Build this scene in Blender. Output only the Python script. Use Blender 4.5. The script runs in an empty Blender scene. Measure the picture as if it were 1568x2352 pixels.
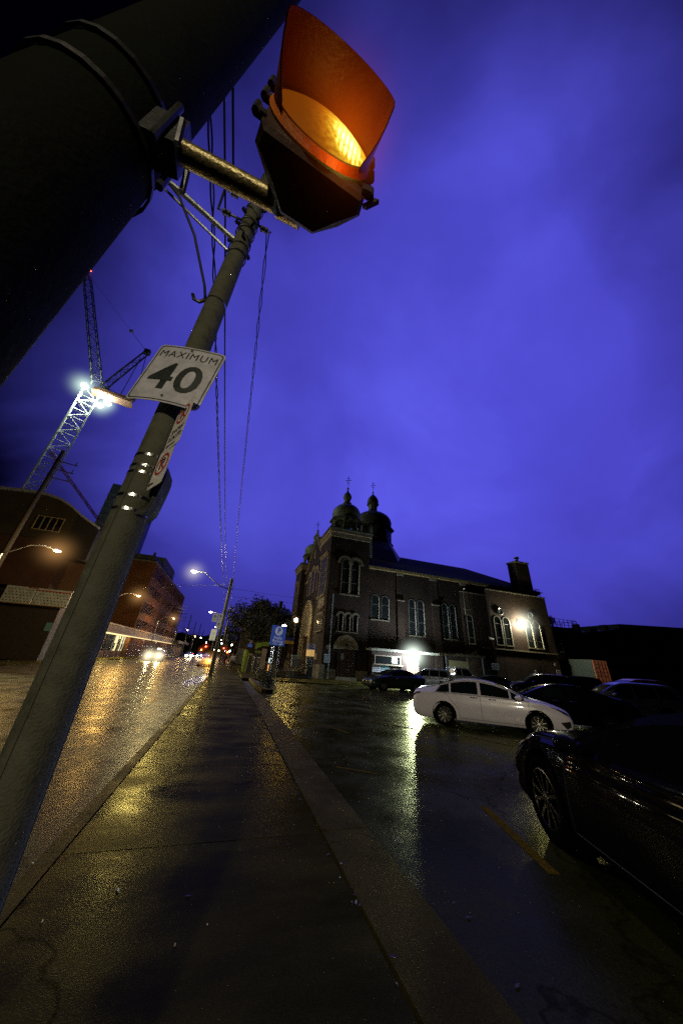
import bpy, bmesh, math, random
from mathutils import Vector, Matrix
random.seed(7)
R = math.radians
sc = bpy.context.scene
col = sc.collection

# ------------------------------------------------------------------ camera
yaw, pitch, roll = R(16.87), R(26.2), R(3.976)
Fv = Vector((math.sin(yaw)*math.cos(pitch), math.cos(yaw)*math.cos(pitch), math.sin(pitch)))
Rv0 = Vector((math.cos(yaw), -math.sin(yaw), 0.0)); Uv0 = Rv0.cross(Fv)
Rv = math.cos(roll)*Rv0 + math.sin(roll)*Uv0
Uv = -math.sin(roll)*Rv0 + math.cos(roll)*Uv0
cd = bpy.data.cameras.new('camera'); cam = bpy.data.objects.new('camera', cd); col.objects.link(cam)
cd.sensor_fit = 'VERTICAL'; cd.sensor_height = 36.0; cd.lens = 696/2352*36
cd.clip_start = 0.05; cd.clip_end = 3000
M = Matrix(((Rv.x, Uv.x, -Fv.x, 0), (Rv.y, Uv.y, -Fv.y, 0), (Rv.z, Uv.z, -Fv.z, 1.7), (0, 0, 0, 1)))
cam.matrix_world = M
sc.camera = cam
sc.view_settings.view_transform = 'Standard'; sc.view_settings.look = 'None'
sc.view_settings.exposure = 0; sc.view_settings.gamma = 1
sc.render.engine = 'CYCLES'
sc.cycles.max_bounces = 6; sc.cycles.glossy_bounces = 3; sc.cycles.diffuse_bounces = 2
sc.cycles.sample_clamp_indirect = 3.0; sc.cycles.sample_clamp_direct = 0
sc.cycles.caustics_reflective = False; sc.cycles.caustics_refractive = False

# ------------------------------------------------------------------ objects
ORG = {}
def tag(o, label=None, cat=None, group=None, kind=None):
    if label: o['label'] = label
    if cat: o['category'] = cat
    if group: o['group'] = group
    if kind: o['kind'] = kind
    return o
def thing(name, label, cat, loc=(0, 0, 0), group=None, local=False):
    o = bpy.data.objects.new(name, None); col.objects.link(o)
    o.empty_display_size = .2
    if local: ORG[o] = Vector((0, 0, 0))
    else: o.location = loc; ORG[o] = Vector(loc)
    return tag(o, label, cat, group)
def root_of(o):
    while o.parent: o = o.parent
    return o
def place(o, loc, rz=0): o.location = loc; o.rotation_euler = (0, 0, rz)
def copy_tree(o, parent=None):
    c = o.copy(); col.objects.link(c)
    if parent is not None: c.parent = parent
    for ch in list(o.children): copy_tree(ch, c)
    return c

SPLIT = {'bracket_bolt': 'bracket_bolt', 'cable_wrap': 'cable_loop', 'hinge': 'hinge_lug', 'buttress': 'buttress', 'buttress_cap': 'buttress_cap', 'bells': 'bell', 'stall_lines_': 'x', 'front_steps': 'step', 'lit_jamb': 'lit_jamb', 'roof_vents': 'roof_vent', 'portal_column': 'portal_column', 'blocks': 'stone_block'}
class MB:
    def __init__(s): s.v = []; s.f = []; s.M = None
    def add(s, pts):
        i = len(s.v)
        for p in pts:
            p = Vector(p)
            s.v.append(s.M @ p if s.M is not None else p)
        return i
    def poly(s, pts):
        i = s.add(pts); s.f.append(list(range(i, i+len(pts)))); return s
    def box(s, x0, y0, z0, x1, y1, z1):
        i = s.add([(x0,y0,z0),(x1,y0,z0),(x1,y1,z0),(x0,y1,z0),(x0,y0,z1),(x1,y0,z1),(x1,y1,z1),(x0,y1,z1)])
        for q in ((0,3,2,1),(4,5,6,7),(0,1,5,4),(1,2,6,5),(2,3,7,6),(3,0,4,7)): s.f.append([i+k for k in q])
        return s
    def bar(s, p0, p1, w, h=None, up=(0,0,1)):
        h = h or w; p0 = Vector(p0); p1 = Vector(p1); d = (p1-p0).normalized()
        u = Vector(up)
        if abs(d.dot(u)) > .97: u = Vector((1,0,0))
        a = d.cross(u).normalized()*w/2; b = a.normalized().cross(d)*h/2
        i = s.add([p0-a-b,p0+a-b,p0+a+b,p0-a+b,p1-a-b,p1+a-b,p1+a+b,p1-a+b])
        for q in ((0,3,2,1),(4,5,6,7),(0,1,5,4),(1,2,6,5),(2,3,7,6),(3,0,4,7)): s.f.append([i+k for k in q])
        return s
    def ring(s, c, d, r, n, up=(0,0,1)):
        d = Vector(d).normalized(); u = Vector(up)
        if abs(d.dot(u)) > .97: u = Vector((1,0,0))
        a = d.cross(u).normalized(); b = a.cross(d)
        return s.add([Vector(c)+a*r*math.cos(2*math.pi*k/n)+b*r*math.sin(2*math.pi*k/n) for k in range(n)])
    def tube(s, p0, p1, r0, r1=None, n=12, cap=True):
        r1 = r0 if r1 is None else r1; d = Vector(p1)-Vector(p0)
        i = s.ring(p0, d, r0, n); j = s.ring(p1, d, r1, n)
        for k in range(n): s.f.append([i+k, i+(k+1)%n, j+(k+1)%n, j+k])
        if cap: s.f.append([i+k for k in range(n)][::-1]); s.f.append([j+k for k in range(n)])
        return s
    def path(s, pts, r, n=6):
        pts = [Vector(p) for p in pts]; last = None
        for k, p in enumerate(pts):
            d = pts[min(k+1, len(pts)-1)]-pts[max(k-1, 0)]
            rr = r[k] if isinstance(r, (list, tuple)) else r
            i = s.ring(p, d, rr, n)
            if last is not None:
                for q in range(n): s.f.append([last+q, last+(q+1)%n, i+(q+1)%n, i+q])
            else: s.f.append([i+q for q in range(n)][::-1])
            last = i
        s.f.append([last+q for q in range(n)]); return s
    def lathe(s, c, prof, n=24, axis='z', rot=0.0, cap=True):
        c = Vector(c); last = None; first = None
        for (r, h) in prof:
            pts = []
            for k in range(n):
                a = rot+2*math.pi*k/n; u, w = r*math.cos(a), r*math.sin(a)
                pts.append(c+Vector({'z': (u, w, h), 'y': (u, h, w), 'x': (h, u, w)}[axis]))
            i = s.add(pts)
            if last is not None:
                for q in range(n): s.f.append([last+q, last+(q+1)%n, i+(q+1)%n, i+q])
            else: first = i
            last = i
        if cap: s.f.append([first+q for q in range(n)]); s.f.append([last+q for q in range(n)])
        return s
    def prism(s, pts, ax, a0, a1):
        # pts 2D outline; ax 'y': (x,z) outline, extruded a0..a1 in y; 'x': (y,z); 'z': (x,y)
        def P(p, a): return {'y': (p[0], a, p[1]), 'x': (a, p[0], p[1]), 'z': (p[0], p[1], a)}[ax]
        n = len(pts); i = s.add([P(p, a0) for p in pts]); j = s.add([P(p, a1) for p in pts])
        for k in range(n): s.f.append([i+k, i+(k+1)%n, j+(k+1)%n, j+k])
        s.f.append([i+k for k in range(n)][::-1]); s.f.append([j+k for k in range(n)])
        return s
    def band(s, outer, inner, ax, a0, a1, closed=False):
        # strip between two outlines with the same number of points
        def P(p, a): return {'y': (p[0], a, p[1]), 'x': (a, p[0], p[1]), 'z': (p[0], p[1], a)}[ax]
        n = len(outer)
        o0 = s.add([P(p, a0) for p in outer]); o1 = s.add([P(p, a1) for p in outer])
        i0 = s.add([P(p, a0) for p in inner]); i1 = s.add([P(p, a1) for p in inner])
        m = n if closed else n-1
        for k in range(m):
            l = (k+1) % n
            s.f += [[o0+k, o0+l, i0+l, i0+k], [o1+k, i1+k, i1+l, o1+l], [o0+k, o1+k, o1+l, o0+l], [i0+k, i0+l, i1+l, i1+k]]
        if not closed:
            for k in (0, n-1): s.f.append([o0+k, i0+k, i1+k, o1+k])
        return s
    def build(s, name, m, parent=None, **k):
        if name in SPLIT:
            par = list(range(len(s.v)))
            def fd(a):
                while par[a] != a: par[a] = par[par[a]]; a = par[a]
                return a
            for f in s.f:
                for a in f[1:]: par[fd(a)] = fd(f[0])
            isl = {}
            for f in s.f: isl.setdefault(fd(f[0]), []).append(f)
            o = None
            for fs in isl.values():
                ids = sorted({a for f in fs for a in f}); mp_ = {a: i for i, a in enumerate(ids)}
                q = MB(); q.v = [s.v[a] for a in ids]; q.f = [[mp_[a] for a in f] for f in fs]; o = q.build_one(SPLIT[name], m, parent, **k)
            return o
        return s.build_one(name, m, parent, **k)
    def build_one(s, name, m, parent=None, smooth=False, label=None, cat=None, group=None, kind=None, org=None):
        me = bpy.data.meshes.new(name)
        o = Vector(org) if org is not None else (ORG.get(root_of(parent), Vector((0,0,0))) if parent is not None else Vector((0,0,0)))
        me.from_pydata([tuple(v-o) for v in s.v], [], s.f); me.update()
        bm = bmesh.new(); bm.from_mesh(me)
        bmesh.ops.recalc_face_normals(bm, faces=bm.faces); bm.to_mesh(me); bm.free()
        me.materials.append(m)
        if smooth:
            for p in me.polygons: p.use_smooth = True
            if smooth != 'all':
                me.set_sharp_from_angle(angle=R(38))
        ob = bpy.data.objects.new(name, me); col.objects.link(ob)
        if parent is not None: ob.parent = parent
        elif org is not None: ob.location = o
        return tag(ob, label, cat, group, kind)

def arch_pts(cx, z0, w, hs, n=10, full=True):
    """outline of an opening: up the left jamb, over a half-round head, down the right; hs = springing height"""
    r = w/2
    pts = [(cx-r, z0)] if full else []
    for k in range(n+1):
        a = math.pi-math.pi*k/n; pts.append((cx+r*math.cos(a), hs+r*math.sin(a)))
    if full: pts.append((cx+r, z0))
    return pts

def add_light(name, loc, power, color, radius=.12, parent=None, spot=None, target=None):
    l = bpy.data.lights.new(name, 'SPOT' if spot else 'POINT'); l.energy = power; l.color = color; l.shadow_soft_size = radius
    ob = bpy.data.objects.new(name, l); col.objects.link(ob)
    if spot:
        l.spot_size = R(spot); l.spot_blend = .6
        d = Vector(target)-Vector(loc); ob.rotation_euler = d.to_track_quat('-Z', 'Y').to_euler()
    if parent is not None:
        ob.parent = parent; ob.location = Vector(loc)-ORG.get(root_of(parent), Vector((0,0,0)))
    else: ob.location = loc
    return ob

FONTS = {}
def text_mesh(txt, size, bold=0.0, align='CENTER', spacing=1.0, shear=0.0, extrude=0.0):
    c = bpy.data.curves.new('txt', 'FONT'); c.body = txt; c.size = size; c.offset = bold; c.align_x = align; c.align_y = 'CENTER'
    c.space_character = spacing; c.shear = shear; c.extrude = extrude; c.resolution_u = 4
    o = bpy.data.objects.new('txt', c); col.objects.link(o)
    dg = bpy.context.evaluated_depsgraph_get(); dg.update()
    me = bpy.data.meshes.new_from_object(o.evaluated_get(dg))
    bpy.data.objects.remove(o); bpy.data.curves.remove(c)
    return me
def text_on(txt, size, org, ux, uy, m, parent, name='lettering', sx=1.0, **k):
    """flat lettering: ux reading direction, uy up direction, org the centre (world)"""
    me = text_mesh(txt, size, **k); me.name = name
    ux = Vector(ux).normalized(); uy = Vector(uy).normalized()
    o = Vector(org)-ORG.get(root_of(parent), Vector((0,0,0)))
    for v in me.vertices: v.co = o+ux*v.co.x*sx+uy*v.co.y+ux.cross(uy)*v.co.z
    me.materials.clear(); me.materials.append(m)
    ob = bpy.data.objects.new(name, me); col.objects.link(ob); ob.parent = parent
    return ob

# ------------------------------------------------------------------ materials
def new_mat(name):
    m = bpy.data.materials.new(name); m.use_nodes = True; nt = m.node_tree; nt.nodes.clear()
    out = nt.nodes.new('ShaderNodeOutputMaterial'); return m, nt, out
def N(nt, t, **k):
    n = nt.nodes.new(t)
    for a, b in k.items(): setattr(n, a, b)
    return n
def mapr(nt, src, a, b, c, d):
    n = N(nt, 'ShaderNodeMapRange'); nt.links.new(src, n.inputs[0])
    for i, v in enumerate((a, b, c, d)): n.inputs[i+1].default_value = v
    return n.outputs[0]
def mat(name, c, rough=.6, metal=0.0, var=.35, scale=6.0, bump=.15, bscale=60.0, spec=.5, coat=0.0, tint=None, ior=None, glow=0):
    m, nt, out = new_mat(name); L = nt.links.new
    b = N(nt, 'ShaderNodeBsdfPrincipled'); L(b.outputs[0], out.inputs[0])
    tc = N(nt, 'ShaderNodeTexCoord'); n1 = N(nt, 'ShaderNodeTexNoise'); n1.inputs['Scale'].default_value = scale
    n1.inputs['Detail'].default_value = 6; n1.inputs['Roughness'].default_value = .65
    L(tc.outputs['Object'], n1.inputs['Vector'])
    mx = N(nt, 'ShaderNodeMix', data_type='RGBA'); 
    mx.inputs[6].default_value = (*[x*(1-var) for x in c], 1); mx.inputs[7].default_value = (*[min(1, x*(1+var)) for x in c], 1)
    L(mapr(nt, n1.outputs[0], .3, .7, 0, 1), mx.inputs[0]); L(mx.outputs[2], b.inputs['Base Color'])
    L(mapr(nt, n1.outputs[0], .3, .7, max(.02, rough*.8), min(1, rough*1.2)), b.inputs['Roughness'])
    b.inputs['Metallic'].default_value = metal; b.inputs['Specular IOR Level'].default_value = spec
    b.inputs['Coat Weight'].default_value = coat; b.inputs['Coat Roughness'].default_value = .05
    if glow: b.inputs['Emission Color'].default_value = (*c, 1); b.inputs['Emission Strength'].default_value = glow
    if ior: b.inputs['IOR'].default_value = ior
    if tint: b.inputs['Specular Tint'].default_value = (*tint, 1)
    if bump:
        n2 = N(nt, 'ShaderNodeTexNoise'); n2.inputs['Scale'].default_value = bscale; n2.inputs['Detail'].default_value = 3
        L(tc.outputs['Object'], n2.inputs['Vector'])
        bp = N(nt, 'ShaderNodeBump'); bp.inputs['Strength'].default_value = bump; bp.inputs['Distance'].default_value = .02
        L(n2.outputs[0], bp.inputs['Height']); L(bp.outputs[0], b.inputs['Normal'])
    return m
def emis(name, c, s, tex=None):
    m, nt, out = new_mat(name); e = N(nt, 'ShaderNodeEmission')
    e.inputs[0].default_value = (*c, 1); e.inputs[1].default_value = s; nt.links.new(e.outputs[0], out.inputs[0]); return m
def brick(name, c1, c2, mortar, sx=1.0, rough=.85, bw=.22, bh=.075, ms=.012, dirt=.5):
    m, nt, out = new_mat(name); L = nt.links.new
    b = N(nt, 'ShaderNodeBsdfPrincipled'); L(b.outputs[0], out.inputs[0]); b.inputs['Roughness'].default_value = rough
    b.inputs['Specular IOR Level'].default_value = .25
    tc = N(nt, 'ShaderNodeTexCoord'); sp = N(nt, 'ShaderNodeSeparateXYZ'); L(tc.outputs['Object'], sp.inputs[0])
    ad = N(nt, 'ShaderNodeMath', operation='ADD'); L(sp.outputs[0], ad.inputs[0]); L(sp.outputs[1], ad.inputs[1])
    cb = N(nt, 'ShaderNodeCombineXYZ'); L(ad.outputs[0], cb.inputs[0]); L(sp.outputs[2], cb.inputs[1])
    t = N(nt, 'ShaderNodeTexBrick'); L(cb.outputs[0], t.inputs['Vector'])
    t.inputs['Scale'].default_value = 1; t.inputs['Brick Width'].default_value = bw; t.inputs['Row Height'].default_value = bh
    t.inputs['Mortar Size'].default_value = ms; t.inputs['Mortar Smooth'].default_value = .3
    t.inputs['Color1'].default_value = (*c1, 1); t.inputs['Color2'].default_value = (*c2, 1); t.inputs['Mortar'].default_value = (*mortar, 1)
    n1 = N(nt, 'ShaderNodeTexNoise'); n1.inputs['Scale'].default_value = .5; n1.inputs['Detail'].default_value = 8; L(tc.outputs['Object'], n1.inputs['Vector'])
    mx = N(nt, 'ShaderNodeMix', data_type='RGBA', blend_type='MULTIPLY'); mx.inputs[0].default_value = 1
    L(t.outputs[0], mx.inputs[6]); v = mapr(nt, n1.outputs[0], .3, .7, 1-dirt, 1.15); cc = N(nt, 'ShaderNodeCombineColor')
    for i in range(3): L(v, cc.inputs[i])
    L(cc.outputs[0], mx.inputs[7]); L(mx.outputs[2], b.inputs['Base Color'])
    bp = N(nt, 'ShaderNodeBump'); bp.inputs['Strength'].default_value = .6; bp.inputs['Distance'].default_value = .01; bp.invert = True
    L(t.outputs[1], bp.inputs['Height']); L(bp.outputs[0], b.inputs['Normal'])
    return m
def halo_mat(name, c, s, r):  # emission falloff imitating lens bloom, there is no real mist
    m, nt, out = new_mat(name); L = nt.links.new
    tc = N(nt, 'ShaderNodeTexCoord'); ln = N(nt, 'ShaderNodeVectorMath', operation='LENGTH'); L(tc.outputs['Object'], ln.inputs[0])
    a = mapr(nt, ln.outputs['Value'], 0, r, 1, 0)
    p = N(nt, 'ShaderNodeMath', operation='POWER'); L(a, p.inputs[0]); p.inputs[1].default_value = 4.5
    q = N(nt, 'ShaderNodeMath', operation='MULTIPLY'); L(p.outputs[0], q.inputs[0]); q.inputs[1].default_value = s
    e = N(nt, 'ShaderNodeEmission'); e.inputs[0].default_value = (*c, 1); L(q.outputs[0], e.inputs[1]); L(e.outputs[0], out.inputs['Volume'])
    return m
def halo(parent, loc, r, c, s):
    """glowing ball that paints the bloom around a lamp"""
    b = MB(); nu, nv = 20, 10
    b.lathe((0, 0, 0), [(max(.001, r*math.sin(math.pi*k/nv)), -r*math.cos(math.pi*k/nv)) for k in range(nv+1)], nu)
    o = b.build('bloom_halo', halo_mat('lit haze', c, s, r)); o.parent = parent
    o.location = Vector(loc)-ORG.get(root_of(parent), Vector((0, 0, 0)))
    return o

def wet(name, c, c2, r0, r1, big=.35, grain=90, bump=.35, tint=(1, .84, .34), spec=.42, streak=1.0, cracks=0):
    """wet paving: puddled film (low roughness) against drained rough patches, fine grain in the bump"""
    m, nt, out = new_mat(name); L = nt.links.new
    df = N(nt, 'ShaderNodeBsdfDiffuse'); gs = N(nt, 'ShaderNodeBsdfGlossy'); gs.inputs[0].default_value = (*tint, 1); ms = N(nt, 'ShaderNodeMixShader'); fr = N(nt, 'ShaderNodeFresnel'); fr.inputs[0].default_value = 1.33
    fm = N(nt, 'ShaderNodeMath', operation='MULTIPLY'); L(fr.outputs[0], fm.inputs[0]); fm.inputs[1].default_value = spec*2; fm.use_clamp = True
    L(fm.outputs[0], ms.inputs[0]); L(df.outputs[0], ms.inputs[1]); L(gs.outputs[0], ms.inputs[2]); L(ms.outputs[0], out.inputs[0])
    tc = N(nt, 'ShaderNodeTexCoord'); mp = N(nt, 'ShaderNodeMapping'); mp.inputs['Scale'].default_value = (streak, 1, 1); L(tc.outputs['Object'], mp.inputs[0])
    n1 = N(nt, 'ShaderNodeTexNoise'); n1.inputs['Scale'].default_value = big; n1.inputs['Detail'].default_value = 7; n1.inputs['Roughness'].default_value = .6
    L(mp.outputs[0], n1.inputs['Vector'])
    n2 = N(nt, 'ShaderNodeTexNoise'); n2.inputs['Scale'].default_value = grain; n2.inputs['Detail'].default_value = 2; L(tc.outputs['Object'], n2.inputs['Vector'])
    n3 = N(nt, 'ShaderNodeTexVoronoi'); n3.inputs['Scale'].default_value = grain*.7; L(tc.outputs['Object'], n3.inputs['Vector'])
    mx = N(nt, 'ShaderNodeMix', data_type='RGBA'); mx.inputs[6].default_value = (*c, 1); mx.inputs[7].default_value = (*c2, 1)
    L(mapr(nt, n1.outputs[0], .35, .65, 0, 1), mx.inputs[0])
    m2 = N(nt, 'ShaderNodeMix', data_type='RGBA', blend_type='MULTIPLY'); m2.inputs[0].default_value = 1; L(mx.outputs[2], m2.inputs[6])
    cc = N(nt, 'ShaderNodeCombineColor'); v = mapr(nt, n2.outputs[0], .3, .7, .55, 1.4)
    for i in range(3): L(v, cc.inputs[i])
    L(cc.outputs[0], m2.inputs[7])
    if cracks:
        nw = N(nt, 'ShaderNodeTexNoise'); nw.inputs['Scale'].default_value = 2.2; nw.inputs['Detail'].default_value = 6; L(tc.outputs['Object'], nw.inputs['Vector'])
        av = N(nt, 'ShaderNodeVectorMath', operation='ADD'); L(tc.outputs['Object'], av.inputs[0]); sv = N(nt, 'ShaderNodeVectorMath', operation='SCALE'); L(nw.outputs[1], sv.inputs[0]); sv.inputs[3].default_value = .9; L(sv.outputs[0], av.inputs[1])
        vc = N(nt, 'ShaderNodeTexVoronoi', feature='DISTANCE_TO_EDGE'); vc.inputs['Scale'].default_value = cracks; L(av.outputs[0], vc.inputs['Vector'])
        m3 = N(nt, 'ShaderNodeMix', data_type='RGBA', blend_type='MULTIPLY'); m3.inputs[0].default_value = 1; L(m2.outputs[2], m3.inputs[6]); c3 = N(nt, 'ShaderNodeCombineColor'); v3 = mapr(nt, vc.outputs[0], 0, .009, .5, 1)
        for i in range(3): L(v3, c3.inputs[i])
        L(c3.outputs[0], m3.inputs[7]); m2 = m3
        mg = N(nt, 'ShaderNodeMath', operation='MULTIPLY'); L(fm.outputs[0], mg.inputs[0]); L(v3, mg.inputs[1]); L(mg.outputs[0], ms.inputs[0])
    L(m2.outputs[2], df.inputs['Color'])
    rg = mapr(nt, n1.outputs[0], .28, .72, r0, r1); L(rg, gs.inputs['Roughness'])
    ad = N(nt, 'ShaderNodeMath', operation='ADD'); L(n2.outputs[0], ad.inputs[0]); L(n3.outputs[0], ad.inputs[1])
    bp = N(nt, 'ShaderNodeBump'); bp.inputs['Distance'].default_value = .008
    L(mapr(nt, n1.outputs[0], .38, .62, bump*.45, bump), bp.inputs['Strength'])
    L(ad.outputs[0], bp.inputs['Height'])
    for q in (df, gs): L(bp.outputs[0], q.inputs['Normal'])
    return m

BRK = brick('church brick', (.032, .014, .007), (.017, .009, .005), (.021, .018, .011))
BRK2 = brick('annex brick', (.046, .021, .010), (.026, .014, .007), (.034, .027, .016))
BRKB = brick('painted brown brick', (.20, .075, .020), (.14, .052, .015), (.10, .05, .018), dirt=.35)
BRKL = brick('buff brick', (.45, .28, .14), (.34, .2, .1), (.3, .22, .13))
STONE = mat('limestone trim', (.20, .17, .105), .8, var=.3, scale=2.5, bump=.3)
STONED = mat('weathered stone', (.13, .12, .075), .85, var=.35, scale=2, bump=.3)
COPPER = mat('patinated copper', (.13, .18, .13), .6, var=.45, scale=1.6, bump=.2, bscale=8)
COPPERD = mat('dark patinated copper', (.045, .062, .046), .65, var=.5, scale=1.3, bump=.2, bscale=8)
SHINGLE = mat('wet roof shingle', (.034, .036, .016), .9, var=.3, scale=10, bump=.5, bscale=18, spec=.08)
CREAM = mat('cream painted frame', (.12, .115, .085), .6, var=.2, bump=.1)
LITJ = mat('jamb painted as lit', (.36, .34, .26), .6)  # light caught by the right jambs is put into this paler colour
DARKGLASS = mat('dark window glass', (.01, .012, .012), .12, var=.3, scale=2, bump=.03, bscale=3, spec=.3, ior=1.2)
DARK = mat('black painted steel', (.012, .012, .011), .45, var=.3)
BLACK = mat('dull black rubber', (.008, .008, .008), .8, var=.2)
STEEL = mat('galvanised steel', (.30, .32, .30), .35, metal=.8, var=.3, scale=12)
ALU = mat('bright aluminium', (.6, .62, .6), .22, metal=1.0, var=.15)
CONC = mat('spun concrete pole', (.068, .070, .052), .8, var=.4, scale=9, bump=.5, bscale=70, tint=(1, .9, .6))
WIRE = mat('black cable', (.01, .012, .01), .5, var=.2, bump=0)
WHITE = mat('white sign sheet', (.62, .60, .58), .45, var=.12, scale=14, bump=.05)
SIGNK = mat('black sign ink', (.012, .018, .016), .5, var=.1, bump=0)
SIGNR = mat('red sign ink', (.38, .03, .025), .5, var=.2, bump=0)
GREENINK = mat('green sign ink', (.02, .22, .08), .5, var=.2, bump=0)
DOOR = mat('dark stained door', (.03, .016, .010), .5, var=.4, scale=4)
SIGNW = mat('glowing sign white', (.58, .60, .56), .45, var=.1, scale=10, bump=0, glow=.16)  # faint emission stands in for light missing on the sign faces
WARM = (1.0, .62, .27); LEDW = (.86, 1.0, .80); NEUT = (1.0, .87, .62)
# ------------------------------------------------------------------ sky
w = bpy.data.worlds.new('World'); sc.world = w; w.use_nodes = True
nt = w.node_tree; nt.nodes.clear(); L = nt.links.new
wo = N(nt, 'ShaderNodeOutputWorld'); bg = N(nt, 'ShaderNodeBackground'); L(bg.outputs[0], wo.inputs[0])
tc = N(nt, 'ShaderNodeTexCoord'); sp = N(nt, 'ShaderNodeSeparateXYZ'); L(tc.outputs['Generated'], sp.inputs[0])
mp = N(nt, 'ShaderNodeMapping'); mp.inputs['Scale'].default_value = (1.0, 1.1, 1.3); L(tc.outputs['Generated'], mp.inputs[0])
n1 = N(nt, 'ShaderNodeTexNoise'); n1.inputs['Scale'].default_value = 1.7; n1.inputs['Detail'].default_value = 6; n1.inputs['Roughness'].default_value = .5
n1.inputs['Distortion'].default_value = .35; L(mp.outputs[0], n1.inputs['Vector'])
cr = N(nt, 'ShaderNodeValToRGB'); L(n1.outputs[0], cr.inputs[0])
e = cr.color_ramp.elements; e[0].position = .30; e[0].color = (.042, .037, .34, 1); e[1].position = .72; e[1].color = (.074, .072, .56, 1)
m_ = cr.color_ramp.elements.new(.5); m_.color = (.053, .049, .43, 1)
# darker haze band low over the roofs
hz = mapr(nt, sp.outputs[2], 0.0, .42, .62, 1.0)
# the brightest part of the dusk lies to the right over the church, dark lens falloff is shaded into the sky around the view
dt = N(nt, 'ShaderNodeVectorMath', operation='DOT_PRODUCT'); L(tc.outputs['Generated'], dt.inputs[0]); dt.inputs[1].default_value = Vector((.82, .42, .38)).normalized()
br = mapr(nt, dt.outputs['Value'], .1, 1.0, .74, 1.6)
df = N(nt, 'ShaderNodeVectorMath', operation='DOT_PRODUCT'); L(tc.outputs['Generated'], df.inputs[0]); df.inputs[1].default_value = Vector((.36, .74, .56)).normalized()
wob = N(nt, 'ShaderNodeMath', operation='MULTIPLY_ADD'); L(n1.outputs[0], wob.inputs[0]); wob.inputs[1].default_value = .30; L(df.outputs['Value'], wob.inputs[2])
dk = mapr(nt, wob.outputs[0], .70, .92, .004, 1.0)
def mul(a, b):
    n = N(nt, 'ShaderNodeMath', operation='MULTIPLY'); L(a, n.inputs[0]); L(b, n.inputs[1]); return n.outputs[0]
st = mul(mul(hz, br), dk)
L(cr.outputs[0], bg.inputs[0]); L(st, bg.inputs[1])

# ------------------------------------------------------------------ ground, road, walks
ASPH = wet('wet road asphalt', (.020, .018, .005), (.034, .030, .008), .22, .44, big=.8, grain=85, bump=.18, streak=1.3, spec=.16, tint=(1, .92, .52), cracks=.32)
LOT = wet('wet lot asphalt', (.012, .013, .003), (.022, .022, .005), .12, .40, big=.9, grain=80, bump=.20, spec=.22, tint=(1, .99, .44), cracks=.25)
WALK = wet('wet concrete walk', (.013, .012, .003), (.028, .025, .007), .14, .46, big=1.5, grain=120, bump=.13, streak=.45, spec=.15, tint=(1,.86,.28), cracks=.28)
CURB = wet('worn kerb concrete', (.026, .022, .007), (.044, .038, .013), .3, .6, big=1.5, grain=110, bump=.3, cracks=.6, spec=.12)
GRND = mat('dark ground', (.02, .02, .012), .8, var=.4, scale=.3)
MB().box(-1500, -600, -.6, 1500, 2400, -.16).build('ground', GRND, kind='structure')
MB().box(-15.5, -60, -.2, -1.22, 700, -.13).build('road', ASPH, kind='structure')
b = MB()   # parking lot sheet, front edge runs with the apron, back edge at the church walk
b.prism([(1.90, -40), (90, -40), (90, 31.0), (44, 31.0), (30.5, 31.0), (13.6, 30.4), (8.2, 26.2), (3.6, 27.4), (2.9, 22.0), (2.0, 18.3), (1.90, 17.8)], 'z', -.15, -.03)
b.build('parking_lot', LOT, kind='structure')
b = MB()   # sidewalk slabs with open joints
ys = [-20.0]+[4.34-2.42*k for k in range(6, 0, -1)]+[4.34+2.42*k for k in range(0, 60)]
for i in range(len(ys)-1):
    x1 = 1.33
    b.box(-1.06, ys[i]+.010, -.15, x1, ys[i+1]-.010, 0.0+.002*math.sin(i*2.3))
b.box(-1.06, ys[-1], -.15, 1.33, 700, 0)
b.build('sidewalk', WALK, kind='structure')
b = MB()
for i in range(0, 56): 
    a = -20+i*3.05 if i else -20
    b.box(-1.22, a, -.25, -1.075, a+3.04, .003)
b.box(-1.22, 151, -.25, -1.075, 700, .003)
b.build('kerb', CURB, kind='structure')
MB().box(-1.075, -20, -.15, -1.06, 700, -.02).build('kerb_joint', BLACK, kind='structure')
b = MB()   # apron strip between the walk and the lot: flush, then broken by a joint near the camera
for a, c in ((-20, -1.0), (-.98, 4.36), (4.38, 9.1), (9.12, 13.6), (13.62, 17.8)):
    b.prism([(1.36, a), (1.90, a), (1.90, c), (1.36, c)], 'z', -.15, .006)
b.build('apron_strip', CURB, kind='structure')
MB().box(-18.0, -60, -.25, -15.5, 700, .02).build('far_sidewalk', WALK, kind='structure')
b = MB()
b.prism([(3.6, 27.4), (8.2, 26.2), (13.6, 30.4), (30.5, 31.0), (44, 31.0), (44, 32.6), (13.6, 32.9), (13.6, 60), (1.36, 60), (1.36, 28.5), (2.2, 28.3)], 'z', -.2, .05)
b.build('church_walk', WALK, kind='structure')
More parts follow.
